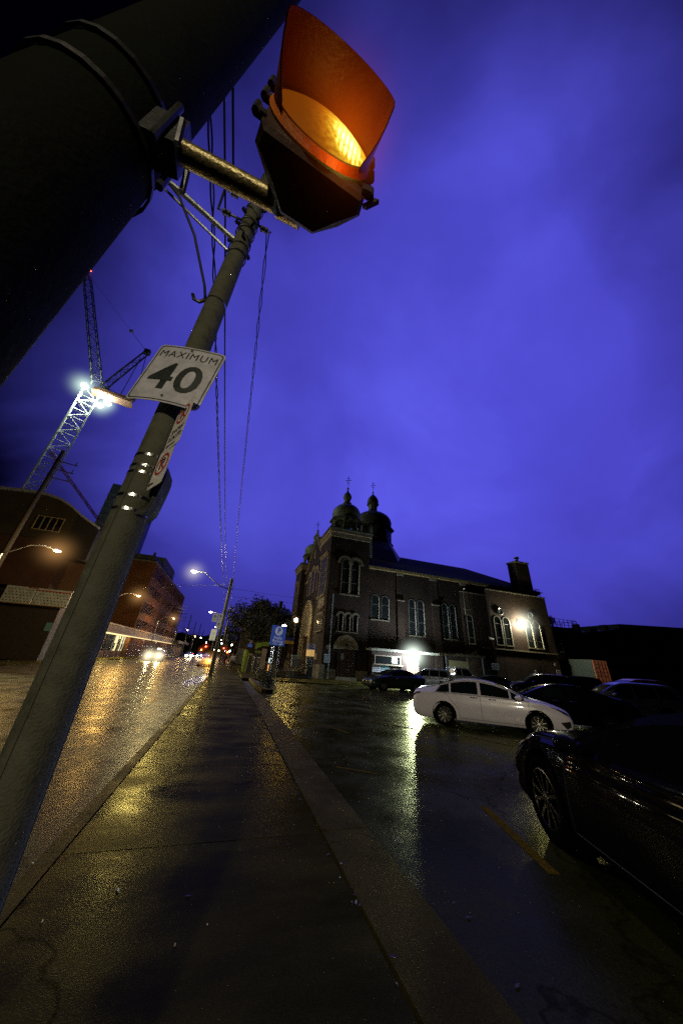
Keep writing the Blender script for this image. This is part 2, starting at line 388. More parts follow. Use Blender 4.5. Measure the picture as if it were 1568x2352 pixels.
# tram rails: two tracks flush in the road
RAIL = mat('worn tram rail', (.35, .33, .28), .22, metal=.9, var=.2, scale=3)
b = MB()
for x in (-11.1, -9.6, -7.9, -6.4):
    b.box(x-.035, -60, -.14, x+.035, 600, -.126)
b.build('tram_rails', RAIL, kind='structure')
LINEY = mat('worn yellow paint', (.09, .06, .008), .8, var=.6, scale=25, bump=.3, spec=.05, ior=1.1)
LINEW = mat('worn white paint', (.2, .18, .12), .5, var=.4, scale=12, bump=.2)
b = MB()
for x in (-4.4,):
    for k in range(40): b.box(x-.05, 60+k*9, -.129, x+.05, 63+k*9, -.126)
b.box(-15.35, 60, -.129, -15.15, 500, -.126)
b.build('road_markings', LINEW, kind='structure')
b = MB()
for p0, p1, wd in (((2.06, 13.18), (3.5, 9.42), .09), ((5.7, 24.2), (5.52, 20.2), .09), ((8.59, 24.5), (7.78, 18.2), .09), ((2.25, 6.66), (2.9, 6.2), .05),
               ((3.86, 4.75), (3.42, 3.3), .11), ((6.95, 9.15), (7.6, 7.9), .08), ((4.6, 11.6), (6.1, 9.7), .07), ((11.6, 25.4), (10.4, 19.2), .09)):
    b.bar((p0[0], p0[1], -.0275), (p1[0], p1[1], -.0275), wd, .003)
b.build('stall_lines', LINEY, kind='structure')
# shallow puddle in the gutter by the near lamp pole
PUD = mat('standing water', (.012, .008, .014), .25, var=.3, bump=.1, spec=.2, ior=1.1)
MB().prism([(-2.35, 23.2), (-2.5, 26.6), (-2.0, 31.5), (-1.45, 33.2), (-1.24, 30.6), (-1.24, 26.0), (-1.6, 22.6), (-2.05, 21.6)], 'z', -.129, -.125).build('puddle', PUD, kind='structure')

# sodden leaves and grit washed into the gutter and along the kerb joints
random.seed(31); b = MB()
for _ in range(520):
    q = random.random()
    if q < .55: x = -1.24-abs(random.gauss(0, .10)); zz = -.124; y = random.uniform(1, 40)
    elif q < .8: x = 1.34+random.gauss(0, .03); zz = .009; y = random.uniform(1, 20)
    elif q < .9: x = random.uniform(-1, 1.3); zz = .009; y = random.uniform(2, 26)
    else: x = 1.95+abs(random.gauss(0, .3)); zz = -.022; y = random.uniform(2, 22)
    a = random.uniform(0, 6.28); l = random.uniform(.012, .032); ca, sa = math.cos(a), math.sin(a)
    b.poly([(x-l*ca, y-l*sa, zz), (x+l*.4*sa, y-l*.4*ca, zz+.003), (x+l*ca, y+l*sa, zz), (x-l*.4*sa, y+l*.4*ca, zz+.004)])
b.build('fallen_leaves', mat('sodden leaf', (.05, .03, .008), .35, var=.6, scale=3, bump=0), kind='stuff')
o_ = [o for o in bpy.data.objects if o.name == 'fallen_leaves'][0]; tag(o_, 'sodden leaves and grit scattered along the gutter and kerb joints', 'leaves')
# ------------------------------------------------------------------ concrete pole with the speed sign
PA = Vector((-.965, 2.63, 0))
t = thing('utility_pole', 'tall round concrete pole carrying the speed sign, strapped with steel bands', 'utility pole', PA)
MB().tube(PA, PA+Vector((0, 0, 9.15)), .138, .100, 32).build('shaft', CONC, t, smooth=True)
def pr_(z): return .138-.038*z/9.15
b = MB()
for a in (-.35, 1.9): 
    b.bar(PA+Vector((math.sin(a)*.138, -math.cos(a)*.138, .2)), PA+Vector((math.sin(a)*.1265, -math.cos(a)*.1265, 3.05)), .012, .006)
b.build('seam', mat('pole seam', (.06, .06, .04), .9), t)
for z in (5.45, 3.16, 3.05, 2.77, 2.65, 2.985):
    r = pr_(z)+.004
    MB().lathe((PA.x, PA.y, z), [(r-.003, -.012), (r, -.012), (r, .012), (r-.003, .012)], 32, cap=False).build('steel_band', ALU, t, smooth=True)
# cable loops wound round the head of the pole
b = MB()
for k, z in enumerate((6.55, 6.75, 7.05, 7.2, 7.45, 7.75, 7.95)):
    r = pr_(z)+.014; tl = .10*math.sin(k*2.1+.6)
    b.path([(PA.x+r*math.cos(a*R(20)), PA.y+r*math.sin(a*R(20)), z+tl*math.cos(a*R(20))) for a in range(19)], .008, 5)
b.build('cable_wrap', WIRE, t)
for z in (6.9, 7.3, 7.62, 8.0):
    b = MB()
    for a in (.2, 2.6, 4.3):
        d = Vector((math.cos(a+z), math.sin(a+z), 0)); q = PA+d*(pr_(z)); q.z = z
        b.bar(q, q+d*.07, .03, .05); b.tube(q+d*.05+Vector((0, 0, -.05)), q+d*.05+Vector((0, 0, .05)), .012, n=6)
    b.build('bracket_bolt', DARK, t)
# davit arm to the street side with its diagonal brace
b = MB(); b.path([(PA.x-.08, PA.y, 6.95), (-1.9, 2.5, 7.35), (-2.9, 2.4, 7.72), (-3.9, 2.3, 7.95)], .035, 8)
b.build('davit_arm', STEEL, t, smooth=True)
MB().path([(PA.x-.08, PA.y, 6.62), (-1.6, 2.55, 6.95), (-2.4, 2.45, 7.45)], .018, 6).build('arm_brace', STEEL, t)
b = MB(); b.path([(PA.x-.13, PA.y-.02, 5.50), (PA.x-.20, PA.y, 5.75), (-1.45, 2.5, 6.45), (-1.75, 2.4, 6.95), (-2.2, 2.35, 7.42)], .017, 8)
b.build('cable_drop', WIRE, t, smooth=True)
b = MB(); b.path([(PA.x-.11, PA.y-.03, 5.46), (PA.x-.17, PA.y-.03, 5.38), (PA.x-.23, PA.y-.03, 5.40), (PA.x-.26, PA.y-.03, 5.47)], .022, 6)
b.build('cable_hook', DARK, t, smooth=True)
# dead-end clamps reaching out to the wires
for (x, y, z, s) in ((-1.40, 2.62, 7.55, -1), (-.66, 2.66, 7.62, 1), (-1.50, 2.8, 8.6, -1)):
    b = MB(); b.tube((PA.x+s*.1, PA.y, z), (x-s*.12, y, z), .018, n=6)
    b.lathe((x-s*.10, y, z), [(.02, -.06), (.045, -.05), (.045, -.02), (.03, 0), (.045, .02), (.045, .05), (.02, .06)], 8, 'x')
    b.path([(x-s*.04+.05*math.cos(a*R(45)), y, z+.03*math.sin(a*R(45))) for a in range(9)], .007, 4)
    b.build('insulator', DARK, t)
# curved sheet housing strapped to the back of the pole
t2 = thing('curved_bracket', 'dark curved metal housing strapped to the right side of the concrete pole', 'bracket', (-.80, 2.62, 2.4))
b = MB(); out = [(.0, 2.36), (.07, 2.40), (.12, 2.52), (.145, 2.70), (.15, 2.86), (.10, 2.80), (.05, 3.02), (.04, 3.10)]
o_ = [(-.90, 2.608), (-.84, 2.641), (-.805, 2.701), (-.795, 2.806), (-.785, 2.925), (-.782, 3.017), (-.79, 3.077)]
i_ = [(-.90, 2.654), (-.855, 2.681), (-.83, 2.734), (-.825, 2.819), (-.815, 2.912), (-.80, 2.984), (-.795, 3.064)]
b.band(o_, i_, 'y', 2.52, 2.74).build('housing_shell', BLACK, t2, smooth=True)
MB().prism([(-.89, 2.661), (-.86, 2.694), (-.835, 2.747), (-.828, 2.819), (-.818, 2.899), (-.85, 2.899), (-.89, 2.767)], 'y', 2.60, 2.72).build('inner_plate', mat('orange light painted plate', (.35, .16, .05), .6), t2)  # orange light on the inner edge is put into the plate colour

def rounded(w, h, r, n=5):
    pts = []
    for cx, cy, a0 in ((w/2-r, h/2-r, 0), (-w/2+r, h/2-r, 90), (-w/2+r, -h/2+r, 180), (w/2-r, -h/2+r, 270)):
        for k in range(n+1): a = R(a0+90*k/n); pts.append((cx+r*math.cos(a), cy+r*math.sin(a)))
    return pts
def frame_of(c, ux, uy):
    ux = Vector(ux).normalized(); uy = Vector(uy).normalized(); n = ux.cross(uy).normalized()
    return Matrix(((ux.x, uy.x, n.x, c[0]), (ux.y, uy.y, n.y, c[1]), (ux.z, uy.z, n.z, c[2]), (0, 0, 0, 1)))
def sign(name, label, c, ux, uy, w, h, r, face, border=None, bw=.012, inset=.02, group=None, cat='sign', back=ALU):
    t = thing(name, label, cat, c, group); F = frame_of(c, ux, uy)
    b = MB(); b.M = F; b.prism(rounded(w, h, r), 'z', -.003, 0); b.build('sign_plate', face, t)
    if border:
        b = MB(); b.M = F; b.band(rounded(w-2*inset, h-2*inset, r*.8), rounded(w-2*inset-2*bw, h-2*inset-2*bw, max(.003, r*.8-bw)), 'z', .0005, .0016, closed=True)
        b.build('border', border, t)
    return t, F
def ringp(F, cx, cy, r, th, m, t, name='ring', z=.0012, n=28):
    b = MB(); b.M = F
    o = [(cx+r*math.cos(2*math.pi*k/n), cy+r*math.sin(2*math.pi*k/n)) for k in range(n)]
    i = [(cx+(r-th)*math.cos(2*math.pi*k/n), cy+(r-th)*math.sin(2*math.pi*k/n)) for k in range(n)]
    b.band(o, i, 'z', z-.0008, z+.0008, closed=True); b.build(name, m, t)
def lt(txt, size, F, cx, cy, m, t, z=.002, **k):
    o = F @ Vector((cx, cy, z)); return text_on(txt, size, o, F.to_3x3() @ Vector((1, 0, 0)), F.to_3x3() @ Vector((0, 1, 0)), m, t, **k)

# speed sign: faces back along the walk, tipped a little clockwise and gently bowed round the pole
Fo = Vector((-.995, 2.455, 0)); uxs = Vector((.649, -.181, -.085)).normalized(); uys = Vector((.03, .03, 1)).normalized()
uys = (uys-uxs*uys.dot(uxs)).normalized(); cs = Vector((-.968, 2.405, 4.022)); F = frame_of(cs, uxs, uys)
t = thing('speed_limit_sign', 'white MAXIMUM 40 speed limit sign bolted to the concrete pole', 'speed sign', cs)
SW, SH = .67, .765
def bowz(u, v): return -.045*(u/(SW/2))**2*(.4+.6*(0.5-v/SH)) - .0
def bowed(bm_):  # bend local verts
    pass
SIGNM = mat('scuffed sign sheet', (.44, .435, .47), .42, var=.22, scale=9, bump=.12, bscale=25)
def bent_grid(pts_fn, nu, nv, z, m, name):
    b = MB()
    for j in range(nv+1):
        for i in range(nu+1):
            u, v = pts_fn(i/nu, j/nv); b.v.append(F @ Vector((u, v, z+bowz(u, v))))
    for j in range(nv):
        for i in range(nu): k = j*(nu+1)+i; b.f.append([k, k+1, k+nu+2, k+nu+1])
    return b.build(name, m, t, smooth='all')
def plate_pt(a, c_, r=.045):
    u, v = (a-.5)*SW, (c_-.5)*SH
    # pull the corners in to rounded ones
    du, dv = abs(u)-(SW/2-r), abs(v)-(SH/2-r)
    if du > 0 and dv > 0:
        m_ = max(du, dv)/math.hypot(du, dv) if math.hypot(du, dv) else 1
        u = math.copysign(SW/2-r+du*m_, u); v = math.copysign(SH/2-r+dv*m_, v)
    return u, v
bent_grid(lambda a, c_: plate_pt(a, c_), 30, 34, 0, SIGNM, 'sign_plate')
bent_grid(lambda a, c_: plate_pt(a, c_), 16, 18, -.004, ALU, 'sign_back')
b = MB(); n = 4
def bpt(p, z=.0022): return F @ Vector((p[0], p[1], z+bowz(p[0], p[1])))
def dens(pts, st=.02):
    o = []
    for k in range(len(pts)):
        p, q = Vector(pts[k]), Vector(pts[(k+1) % len(pts)]); m_ = max(1, int((q-p).length/st))
        for j in range(m_): o.append(tuple(p+(q-p)*j/m_))
    return o
rr = rounded(SW-.034, SH-.034, .035)
oo = dens(rr); cc_ = [(p[0]*(1-.030), p[1]*(1-.026)) for p in oo]
for k in range(len(oo)):
    l = (k+1) % len(oo); i = len(b.v); b.v += [bpt(oo[k]), bpt(oo[l]), bpt(cc_[l]), bpt(cc_[k])]; b.f.append([i, i+1, i+2, i+3])
b.build('border', SIGNK, t)
def bent_text(txt, size, cx, cy, sx, bold, sp=1.0):
    me = text_mesh(txt, size, bold=bold, spacing=sp)
    bm = bmesh.new(); bm.from_mesh(me); bmesh.ops.triangulate(bm, faces=bm.faces)
    bmesh.ops.subdivide_edges(bm, edges=[e for e in bm.edges if e.calc_length() > .03], cuts=3); bm.to_mesh(me); bm.free()
    org = ORG[t]
    for v in me.vertices:
        u_, v_ = cx+v.co.x*sx, cy+v.co.y; v.co = (F @ Vector((u_, v_, .0026+bowz(u_, v_))))-org
    me.materials.append(SIGNK); o = bpy.data.objects.new('lettering', me); col.objects.link(o); o.parent = t
bent_text('MAXIMUM', .130, 0, .25, .88, .0, 1.14)
bent_text('40', .49, 0.005, -.075, .98, .008, 1.04)
for (u, v) in ((.01, .325), (.01, -.315)):
    b = MB(); b.tube(bpt((u, v), .0), bpt((u, v), .014), .014, .012, 10); b.build('bolt', ALU, t, smooth=True)

# no-stopping signs standing edge-on beside it
def side_sign(name, label, pL, pR, zc, h, kind):
    pL = Vector((*pL, zc)); pR = Vector((*pR, zc)); c = (pL+pR)/2; ux = (pR-pL); w_ = ux.length; 
    tt, Fm = sign(name, label, c, ux, (0, 0, 1), w_, h, .02, WHITE)
    y0 = .10 if kind == 'snow' else .03; r_ = .105
    ringp(Fm, 0, y0, r_, .022, SIGNR, tt)
    lt('P' if kind != 'snow' else 'P', .15, Fm, 0, y0, SIGNK, tt, z=.0022, bold=.006)
    b = MB(); b.M = Fm; b.bar((-.072, y0+.072, .003), (.072, y0-.072, .003), .02, .001); b.build('slash', SIGNR, tt)
    if kind == 'snow':
        lt('SNOW', .068, Fm, 0, -.08, SIGNK, tt, bold=.002); lt('ROUTE', .068, Fm, 0, -.155, SIGNK, tt, bold=.002)
        b = MB(); b.M = Fm; b.prism([(-.11, -.225), (-.08, -.205), (-.08, -.218), (.05, -.218), (.05, -.232), (-.08, -.232), (-.08, -.245)], 'z', .0008, .002); b.build('arrow', SIGNK, tt)
    else:
        b = MB(); b.M = Fm; b.prism([(-.12, -.14), (-.09, -.115), (-.09, -.132), (-.03, -.132), (-.03, -.148), (-.09, -.148), (-.09, -.165)], 'z', .0008, .002); b.build('arrow', SIGNK, tt)
    b = MB(); b.M = Fm
    for v_ in (h*.3, -h*.3): b.bar((-w_/2-.03, v_, -.012), (0, v_, -.012), .02, .012)
    b.build('clip', ALU, tt)
    return tt
side_sign('snow_route_sign', 'narrow white SNOW ROUTE sign with red ring on the concrete pole under the speed sign', (-.855, 2.475), (-.700, 2.235), 3.44, .535, 'snow')
side_sign('no_parking_sign', 'small white no parking sign with red ring just below the snow route sign', (-.875, 2.505), (-.735, 2.30), 3.005, .37, 'np')

# ------------------------------------------------------------------ amber flasher on its pole
PS = Vector((-.70, .58, 0))
t = thing('flasher_pole', 'thick dark signal pole very close on the left carrying the amber beacon', 'signal pole', PS)
DPOLE = mat('dark signal pole', (.004, .005, .003), .9, var=.5, scale=5, bump=.3, spec=.05)
MB().tube(PS, PS+Vector((0, 0, 7.5)), .17, .15, 32).build('shaft', DPOLE, t, smooth=True)
t = thing('amber_beacon', 'lit amber flasher head with deep visor hanging overhead on a tube arm', 'traffic light', (-.04, .40, 3.0))
AT = mat('tarnished arm tube', (.16, .13, .06), .38, metal=.6, var=.4, scale=14, bump=.2, tint=(1, .85, .5))
b = MB(); b.tube((-.56, .545, 3.17), (-.10, .545, 3.11), .034, n=20); b.build('arm', AT, t, smooth=True)
MB().tube((-.14, .545, 3.115), (-.06, .545, 3.104), .042, n=20).build('arm_collar', AT, t, smooth=True)
b = MB()
for z in (3.06, 3.28): 
    b.lathe((PS.x, PS.y, z), [(.165, -.012), (.1735, -.012), (.1735, .012), (.165, .012)], 24, cap=False)
b.box(-.56, .50, 3.08, -.46, .59, 3.26)
for yy in (.49, .60): b.tube((-.50, yy, 3.02), (-.50, yy, 3.30), .012, n=8); b.tube((-.44, yy, 3.05), (-.44, yy-.03, 3.12), .010, n=6)
b.build('clamp', DARK, t)
HOUS = mat('amber lit housing', (.030, .014, .006), .6, var=.3, scale=9, bump=.1, spec=.2)
# local frame of the head: facing direction f, right r
rr_ = Vector((.985, .145, 0)).normalized(); ff = Vector((.145, -.985, 0)).normalized(); LC = Vector((-.036, .364, 3.185))
def hp(a, d, z): return LC+rr_*a-ff*d+Vector((0, 0, z))     # a right, d depth behind the lens, z up
b = MB(); rings = []
for z, g_ in ((-.178, .012), (-.165, 0), (.165, 0), (.19, .03)):
    out_ = [(-.165+g_, .012+g_), (-.172+g_, .06), (-.120+g_, .12-g_), (-.060, .178-g_), (.052, .178-g_), (.120-g_, .12-g_), (.172-g_, .06), (.165-g_, .012+g_)]
    rings.append(b.add([hp(a_, d_, z) for a_, d_ in out_]))
for a, c_ in zip(rings, rings[1:]):
    for k in range(8): b.f.append([a+k, a+(k+1) % 8, c_+(k+1) % 8, c_+k])
b.f.append([rings[0]+k for k in range(8)]); b.f.append([rings[-1]+k for k in range(8)])
b.build('housing', HOUS, t)
b = MB()   # door rim and hinge lugs on the edge
for s in (-1, 1):
    for z in (-.12, .02, .14): 
        b.tube(hp(s*.185, .01, z-.028), hp(s*.185, .01, z+.028), .011, n=8); b.bar(hp(s*.16, .015, z), hp(s*.19, .015, z), .02, .03)
b.bar(hp(.165, .0, -.165), hp(.165, .03, .15), .012, .03); b.bar(hp(.18, .04, -.14), hp(.215, .02, -.10), .012, .02)
b.bar(hp(-.06, .175, -.12), hp(-.1, .19, -.05), .05, .05)
b.build('hinge', DARK, t)
b = MB(); nn = 40
for k in range(nn):
    a0, a1 = 2*math.pi*k/nn, 2*math.pi*(k+1)/nn
    i = b.add([hp(.150*math.cos(a0), -.0, .150*math.sin(a0)), hp(.150*math.cos(a1), 0, .150*math.sin(a1)), hp(.170*math.cos(a1), .005, .170*math.sin(a1)), hp(.170*math.cos(a0), .005, .170*math.sin(a0)),
             hp(.156*math.cos(a0), -.014, .156*math.sin(a0)), hp(.156*math.cos(a1), -.014, .156*math.sin(a1))])
    b.f += [[i, i+1, i+5, i+4], [i+4, i+5, i+2, i+3]]
b.build('lens_rim', mat('lens gasket', (.5, .12, .01), .4), t, smooth=True)
# lens: domed, moulded in little prisms, lamp behind shows as a hot grid low on the right
m, nt2, out = new_mat('lit amber lens'); Lk = nt2.links.new
tc2 = N(nt2, 'ShaderNodeTexCoord'); sx2 = N(nt2, 'ShaderNodeSeparateXYZ'); Lk(tc2.outputs['UV'], sx2.inputs[0])
em = N(nt2, 'ShaderNodeEmission')
def MM(op, a, b_=None, c_=None):
    n = N(nt2, 'ShaderNodeMath', operation=op)
    for i, q in enumerate((a, b_, c_)):
        if q is None: continue
        if isinstance(q, (int, float)): n.inputs[i].default_value = q
        else: Lk(q, n.inputs[i])
    return n.outputs[0]
u, v = sx2.outputs[0], sx2.outputs[1]     # metres / .15 in -1..1
du = MM('MULTIPLY', MM('SUBTRACT', u, .50), 2.1); dv = MM('MULTIPLY', MM('SUBTRACT', v, -.08), 1.25)
r2 = MM('ADD', MM('MULTIPLY', du, du), MM('MULTIPLY', dv, dv)); glow = MM('POWER', 2.718, MM('MULTIPLY', r2, -1.0))
ddu = MM('MULTIPLY', MM('SUBTRACT', u, .52), 3.6); ddv = MM('MULTIPLY', MM('SUBTRACT', v, -.30), 2.8)
hot = MM('POWER', 2.718, MM('MULTIPLY', MM('POWER', MM('ADD', MM('MULTIPLY', ddu, ddu), MM('MULTIPLY', ddv, ddv)), 2.0), -1.2))
bars = MM('POWER', MM('ABSOLUTE', MM('SINE', MM('MULTIPLY', u, 30))), 3); rows = MM('POWER', MM('ABSOLUTE', MM('SINE', MM('MULTIPLY_ADD', v, 8.5, .6))), .7)
nz = N(nt2, 'ShaderNodeTexNoise'); nz.inputs['Scale'].default_value = 9; Lk(tc2.outputs['UV'], nz.inputs['Vector'])
hot2 = MM('MULTIPLY', MM('MULTIPLY', MM('MULTIPLY', bars, rows), hot), mapr(nt2, nz.outputs[0], .3, .6, .5, 1.3))
stg = MM('ADD', MM('ADD', MM('MULTIPLY', glow, mapr(nt2, nz.outputs[0], .3, .7, .9, 1.8)), .22), MM('MULTIPLY', hot2, 9))
crm = N(nt2, 'ShaderNodeValToRGB'); ee = crm.color_ramp.elements
ee[0].position = 0; ee[0].color = (.55, .06, .004, 1); ee[1].position = 1; ee[1].color = (1, .85, .14, 1)
q_ = ee.new(.35); q_.color = (.9, .27, .01, 1); q_ = ee.new(.7); q_.color = (1, .62, .03, 1)
Lk(mapr(nt2, stg, 0, 1.3, 0, 1), crm.inputs[0]); Lk(crm.outputs[0], em.inputs[0]); Lk(stg, em.inputs[1])
gl = N(nt2, 'ShaderNodeBsdfGlossy'); gl.inputs['Roughness'].default_value = .2; gl.inputs[0].default_value = (.05, .03, .02, 1)
ash = N(nt2, 'ShaderNodeAddShader'); Lk(em.outputs[0], ash.inputs[0]); Lk(gl.outputs[0], ash.inputs[1]); Lk(ash.outputs[0], out.inputs[0])
b = MB(); uvs = []; nr = 8
b.v.append(hp(0, -.046, 0)); uvs.append((0, 0))
for i in range(1, nr+1):
    for k in range(nn):
        a = 2*math.pi*k/nn; r_ = .149*i/nr; b.v.append(hp(r_*math.cos(a), -.030*(1-(i/nr)**2)-.016, r_*math.sin(a))); uvs.append((i/nr*math.cos(a), i/nr*math.sin(a)))
for k in range(nn): b.f.append([0, 1+k, 1+(k+1) % nn])
for i in range(nr-1):
    for k in range(nn): q = 1+i*nn; b.f.append([q+k, q+(k+1) % nn, q+nn+(k+1) % nn, q+nn+k])
lo = b.build('lens', m, t, smooth='all'); uvl = lo.data.uv_layers.new(name='UVMap')
for lp in lo.data.loops: uvl.data[lp.index].uv = uvs[lp.vertex_index]
# visor: cut-away tunnel, long on top, open underneath
VIS = mat('visor lacquer', (.10, .015, .004), .45, var=.35, scale=7, bump=.15)
b = MB(); ng = 28
for side, off in ((0, 0), (1, .004)):
    for k in range(ng+1):
        a = R(-38)+R(256)*k/ng; lenv = .03+.125*min(1, max(0, (math.sin(a)+.62)/.62))
        for j in range(7):
            d = -lenv*j/6; r_ = .160-off+.006*j/6
            b.v.append(hp(r_*math.cos(a), d, r_*math.sin(a)))
for s_ in (0, 1):
    o0 = s_*(ng+1)*7
    for k in range(ng):
        for j in range(6): q = o0+k*7+j; b.f.append([q, q+1, q+8, q+7])
b.build('visor', VIS, t, smooth='all')
add_light('beacon_bulb', hp(.10, -.06, .0), .24, (1, .24, .02), .05, t)
add_light('beacon_spill', hp(.08, -.06, -.20), .40, (1, .30, .03), .03, t)

halo(t, hp(.06, -.04, -.03), .30, (1, .13, .004), 3.2)
# ------------------------------------------------------------------ overhead wires
def wire(label, pts, r, twist=False):
    b = MB(); P = [Vector(p) for p in pts]; out = []
    for k in range(len(P)-1):
        n_ = 24
        for j in range(n_): 
            s = j/n_; q = P[k].lerp(P[k+1], s); L_ = (P[k+1]-P[k]).length; q.z -= 4*s*(1-s)*L_*L_*.00042; out.append(q)
    out.append(P[-1])
    if twist:
        fine = []
        for k in range(len(out)-1):
            for j in range(5): fine.append(out[k].lerp(out[k+1], j/5))
        fine.append(out[-1])
        for ph in (0, math.pi):
            acc = 0; pp = []
            for k, q in enumerate(fine):
                if k: acc += (fine[k]-fine[k-1]).length
                a = acc*6+ph; pp.append(q+Vector((.022*math.cos(a), 0, .022*math.sin(a))))
            b.path(pp, r, 5)
    else: b.path(out, r, 5)
    o = b.build('overhead_wire', WIRE, None, smooth='all', org=P[0]); return tag(o, label, 'cable', 'overhead wires running along the kerb poles')
wire('straight overhead cable, middle of the three running up to the near pole head', [(-1.33, -6, 7.65), (-1.33, 2.6, 7.60), (-1.46, 29.4, 7.65), (-1.5, 62, 7.6), (-1.5, 90, 7.5)], .014)
wire('twisted overhead cable, leftmost of the three along the pole line', [(-1.45, -6, 7.5), (-1.47, 2.6, 7.45), (-1.68, 29.4, 7.55), (-1.7, 62, 7.5)], .012, True)
wire('thin twisted overhead wire, rightmost of the three, clear of the pole', [(-.70, 2.66, 7.62), (-.93, 29.4, 7.72), (-1.0, 62, 7.6)], .008, True)
wire('short heavy cable hanging from the arm above the near pole', [(-1.50, 1.0, 8.8), (-1.45, 2.5, 8.7), (-1.42, 2.62, 7.55)], .018)
wire('thin service wire crossing over the road to the far side', [(-1.2, 29.4, 7.35), (-16, 46, 8.3)], .012)
wire('second thin service wire crossing the road just below the first', [(-1.2, 29.4, 7.2), (-16, 40, 8.0)], .010)
wire('service wire from the second pole across to the church tower', [(-.9, 29.4, 7.0), (8.9, 35.5, 7.9)], .013)
wire('lower service wire from the second pole to the church tower', [(-.9, 29.4, 6.3), (9.0, 34.2, 7.2)], .013)

# ------------------------------------------------------------------ lamp poles on the near kerb
GLW = emis('lit led lamp', (1.0, .93, .72), 60); GLO = emis('lit warm lamp', (1.0, .72, .36), 45)
def lamp_head(t, p, em_, d=-1, s=1.0):
    x, y, z = p
    MB().lathe((x, y, z), [(.02, -.05), (.30*s, -.03), (.32*s, 0), (.22*s, .06), (.05, .09)], 14).build('lamp_head', STEEL, t, smooth=True)
    MB().lathe((x, y, z), [(.01, -.13*s), (.14*s, -.12*s), (.22*s, -.07*s), (.24*s, -.045)], 14).build('lens', em_, t, smooth=True)
def near_pole(y, label, lampz=8.1, x=-1.05, lx=-4.35, power=900, h=7.85, hz=None, dull=False):
    t = thing('street_lamp', label, 'street lamp', (x, y, 0), 'street lamps along the near kerb')
    MB().tube((x, y, 0), (x, y, h), .17, .125, 16).build('shaft', CONC, t, smooth=True)
    b = MB(); b.path([(x-.1, y, 6.9), (-1.9, y, 7.05), (-2.6, y, 7.5), (-3.4, y+.1, lampz), (lx+.15, y+.1, lampz+.04)], .045, 8); b.build('arm', STEEL, t, smooth=True)
    b = MB()
    for z in (h-.15, h-.5, h-.85, h-1.2): b.lathe((x, y, z), [(.13, -.02), (.15, -.02), (.15, .02), (.13, .02)], 14, cap=False); b.bar((x-.2, y, z), (x-.12, y, z), .05); b.tube((x+.16, y, z-.05), (x+.28, y, z-.15), .03, n=6)
    b.build('pole_band', DARK, t)
    lamp_head(t, (lx, y+.1, lampz), GLW)
    add_light('lamp_light', (lx, y+.1, lampz-.3), power, NEUT, .22, t)
    if hz: halo(t, (lx, y+.1, lampz-.08), hz[0], (1, .92, .62), hz[1])
    return t
near_pole(29.4, 'leaning concrete street lamp pole nearest ahead, bright white lamp over the road', power=1300, hz=(1.9, .75))
for i, y in enumerate((59.2, 87.1, 115.5, 155.6)):
    near_pole(y, ('second street lamp up the near kerb, beyond the white car', 'third street lamp up the near kerb', 'fourth street lamp up the near kerb', 'farthest street lamp on the near kerb')[i], lampz=(8.0, 7.5, 7.2, 7.0)[i], x=-1.2, power=500)
t = thing('service_pole', 'bare thin pole beyond the nearest lamp pole at the kerb', 'utility pole', (-1.3, 62.5, 0))
MB().tube((-1.3, 62.5, 0), (-1.3, 62.5, 9.6), .17, .12, 12).build('shaft', CONC, t, smooth=True)
b = MB(); b.box(-1.5, 62.35, 5.0, -1.15, 62.65, 6.1); b.build('cabinet', STEEL, t)
# small signs by that pole
def small_sign(name, label, x0, x1, y, z0, z1, kind, group=None):
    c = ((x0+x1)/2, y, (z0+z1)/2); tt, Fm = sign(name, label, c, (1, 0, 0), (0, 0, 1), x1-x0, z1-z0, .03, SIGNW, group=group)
    hh = z1-z0
    if kind in 'RN':
        ringp(Fm, 0, hh*.14, .125, .03, SIGNK if kind == 'R' else SIGNR, tt, n=20)
        lt('P', .17, Fm, 0, hh*.14, SIGNK, tt, bold=.008)
        b = MB(); b.M = Fm; b.bar((-.08, hh*.14+.08, .003), (.08, hh*.14-.08, .003), .025, .001); b.build('slash', SIGNR if kind == 'N' else SIGNK, tt)
        b = MB(); b.M = Fm; b.bar((-.12, -hh*.25, .0015), (.12, -hh*.25, .0015), .035, .001); b.bar((-.12, -hh*.4, .0015), (-.04, -hh*.4, .0015), .03, .001); b.build('arrow', SIGNK, tt)
    else:
        wd = x1-x0
        for i, s in enumerate(('MON-FRI', '7AM-9AM', '4PM-6PM', 'SAT', '9AM-1PM', 'SUN', '1PM-6PM')):
            lt(s, .085, Fm, 0, hh*(.24-.115*i), GREENINK, tt, bold=.003)
        ringp(Fm, wd*.3, hh*.39, .06, .018, GREENINK, tt, n=16)
        lt('PAY', .08, Fm, -.1, hh*.39, GREENINK, tt, bold=.003)
    return tt
small_sign('no_parking_sign', 'small white no parking sign, leftmost of the upper pair on the lamp pole', -1.90, -1.52, 29.15, 4.03, 4.70, 'R')
small_sign('no_parking_sign', 'small white no parking sign nearest the lamp pole, right of the upper pair', -1.45, -1.08, 29.15, 4.12, 4.74, 'R')
small_sign('no_parking_sign', 'small white no stopping sign with red ring below the right one of the pair', -1.47, -1.09, 29.13, 3.48, 4.10, 'N')
b = MB(); b.bar((-1.92, 29.2, 4.4), (-1.0, 29.25, 4.4), .04); b.bar((-1.5, 29.2, 3.8), (-1.0, 29.25, 3.8), .04)
tag(b.build('sign_bracket', STEEL, None, org=(-1.4, 29.2, 3.8)), 'thin steel cross bracket holding the small parking signs on the lamp pole', 'bracket')
t = small_sign('parking_hours_sign', 'white parking hours sign with green lettering on a thin post at the kerb', -2.18, -1.62, 36.1, 2.80, 3.87, 'H')
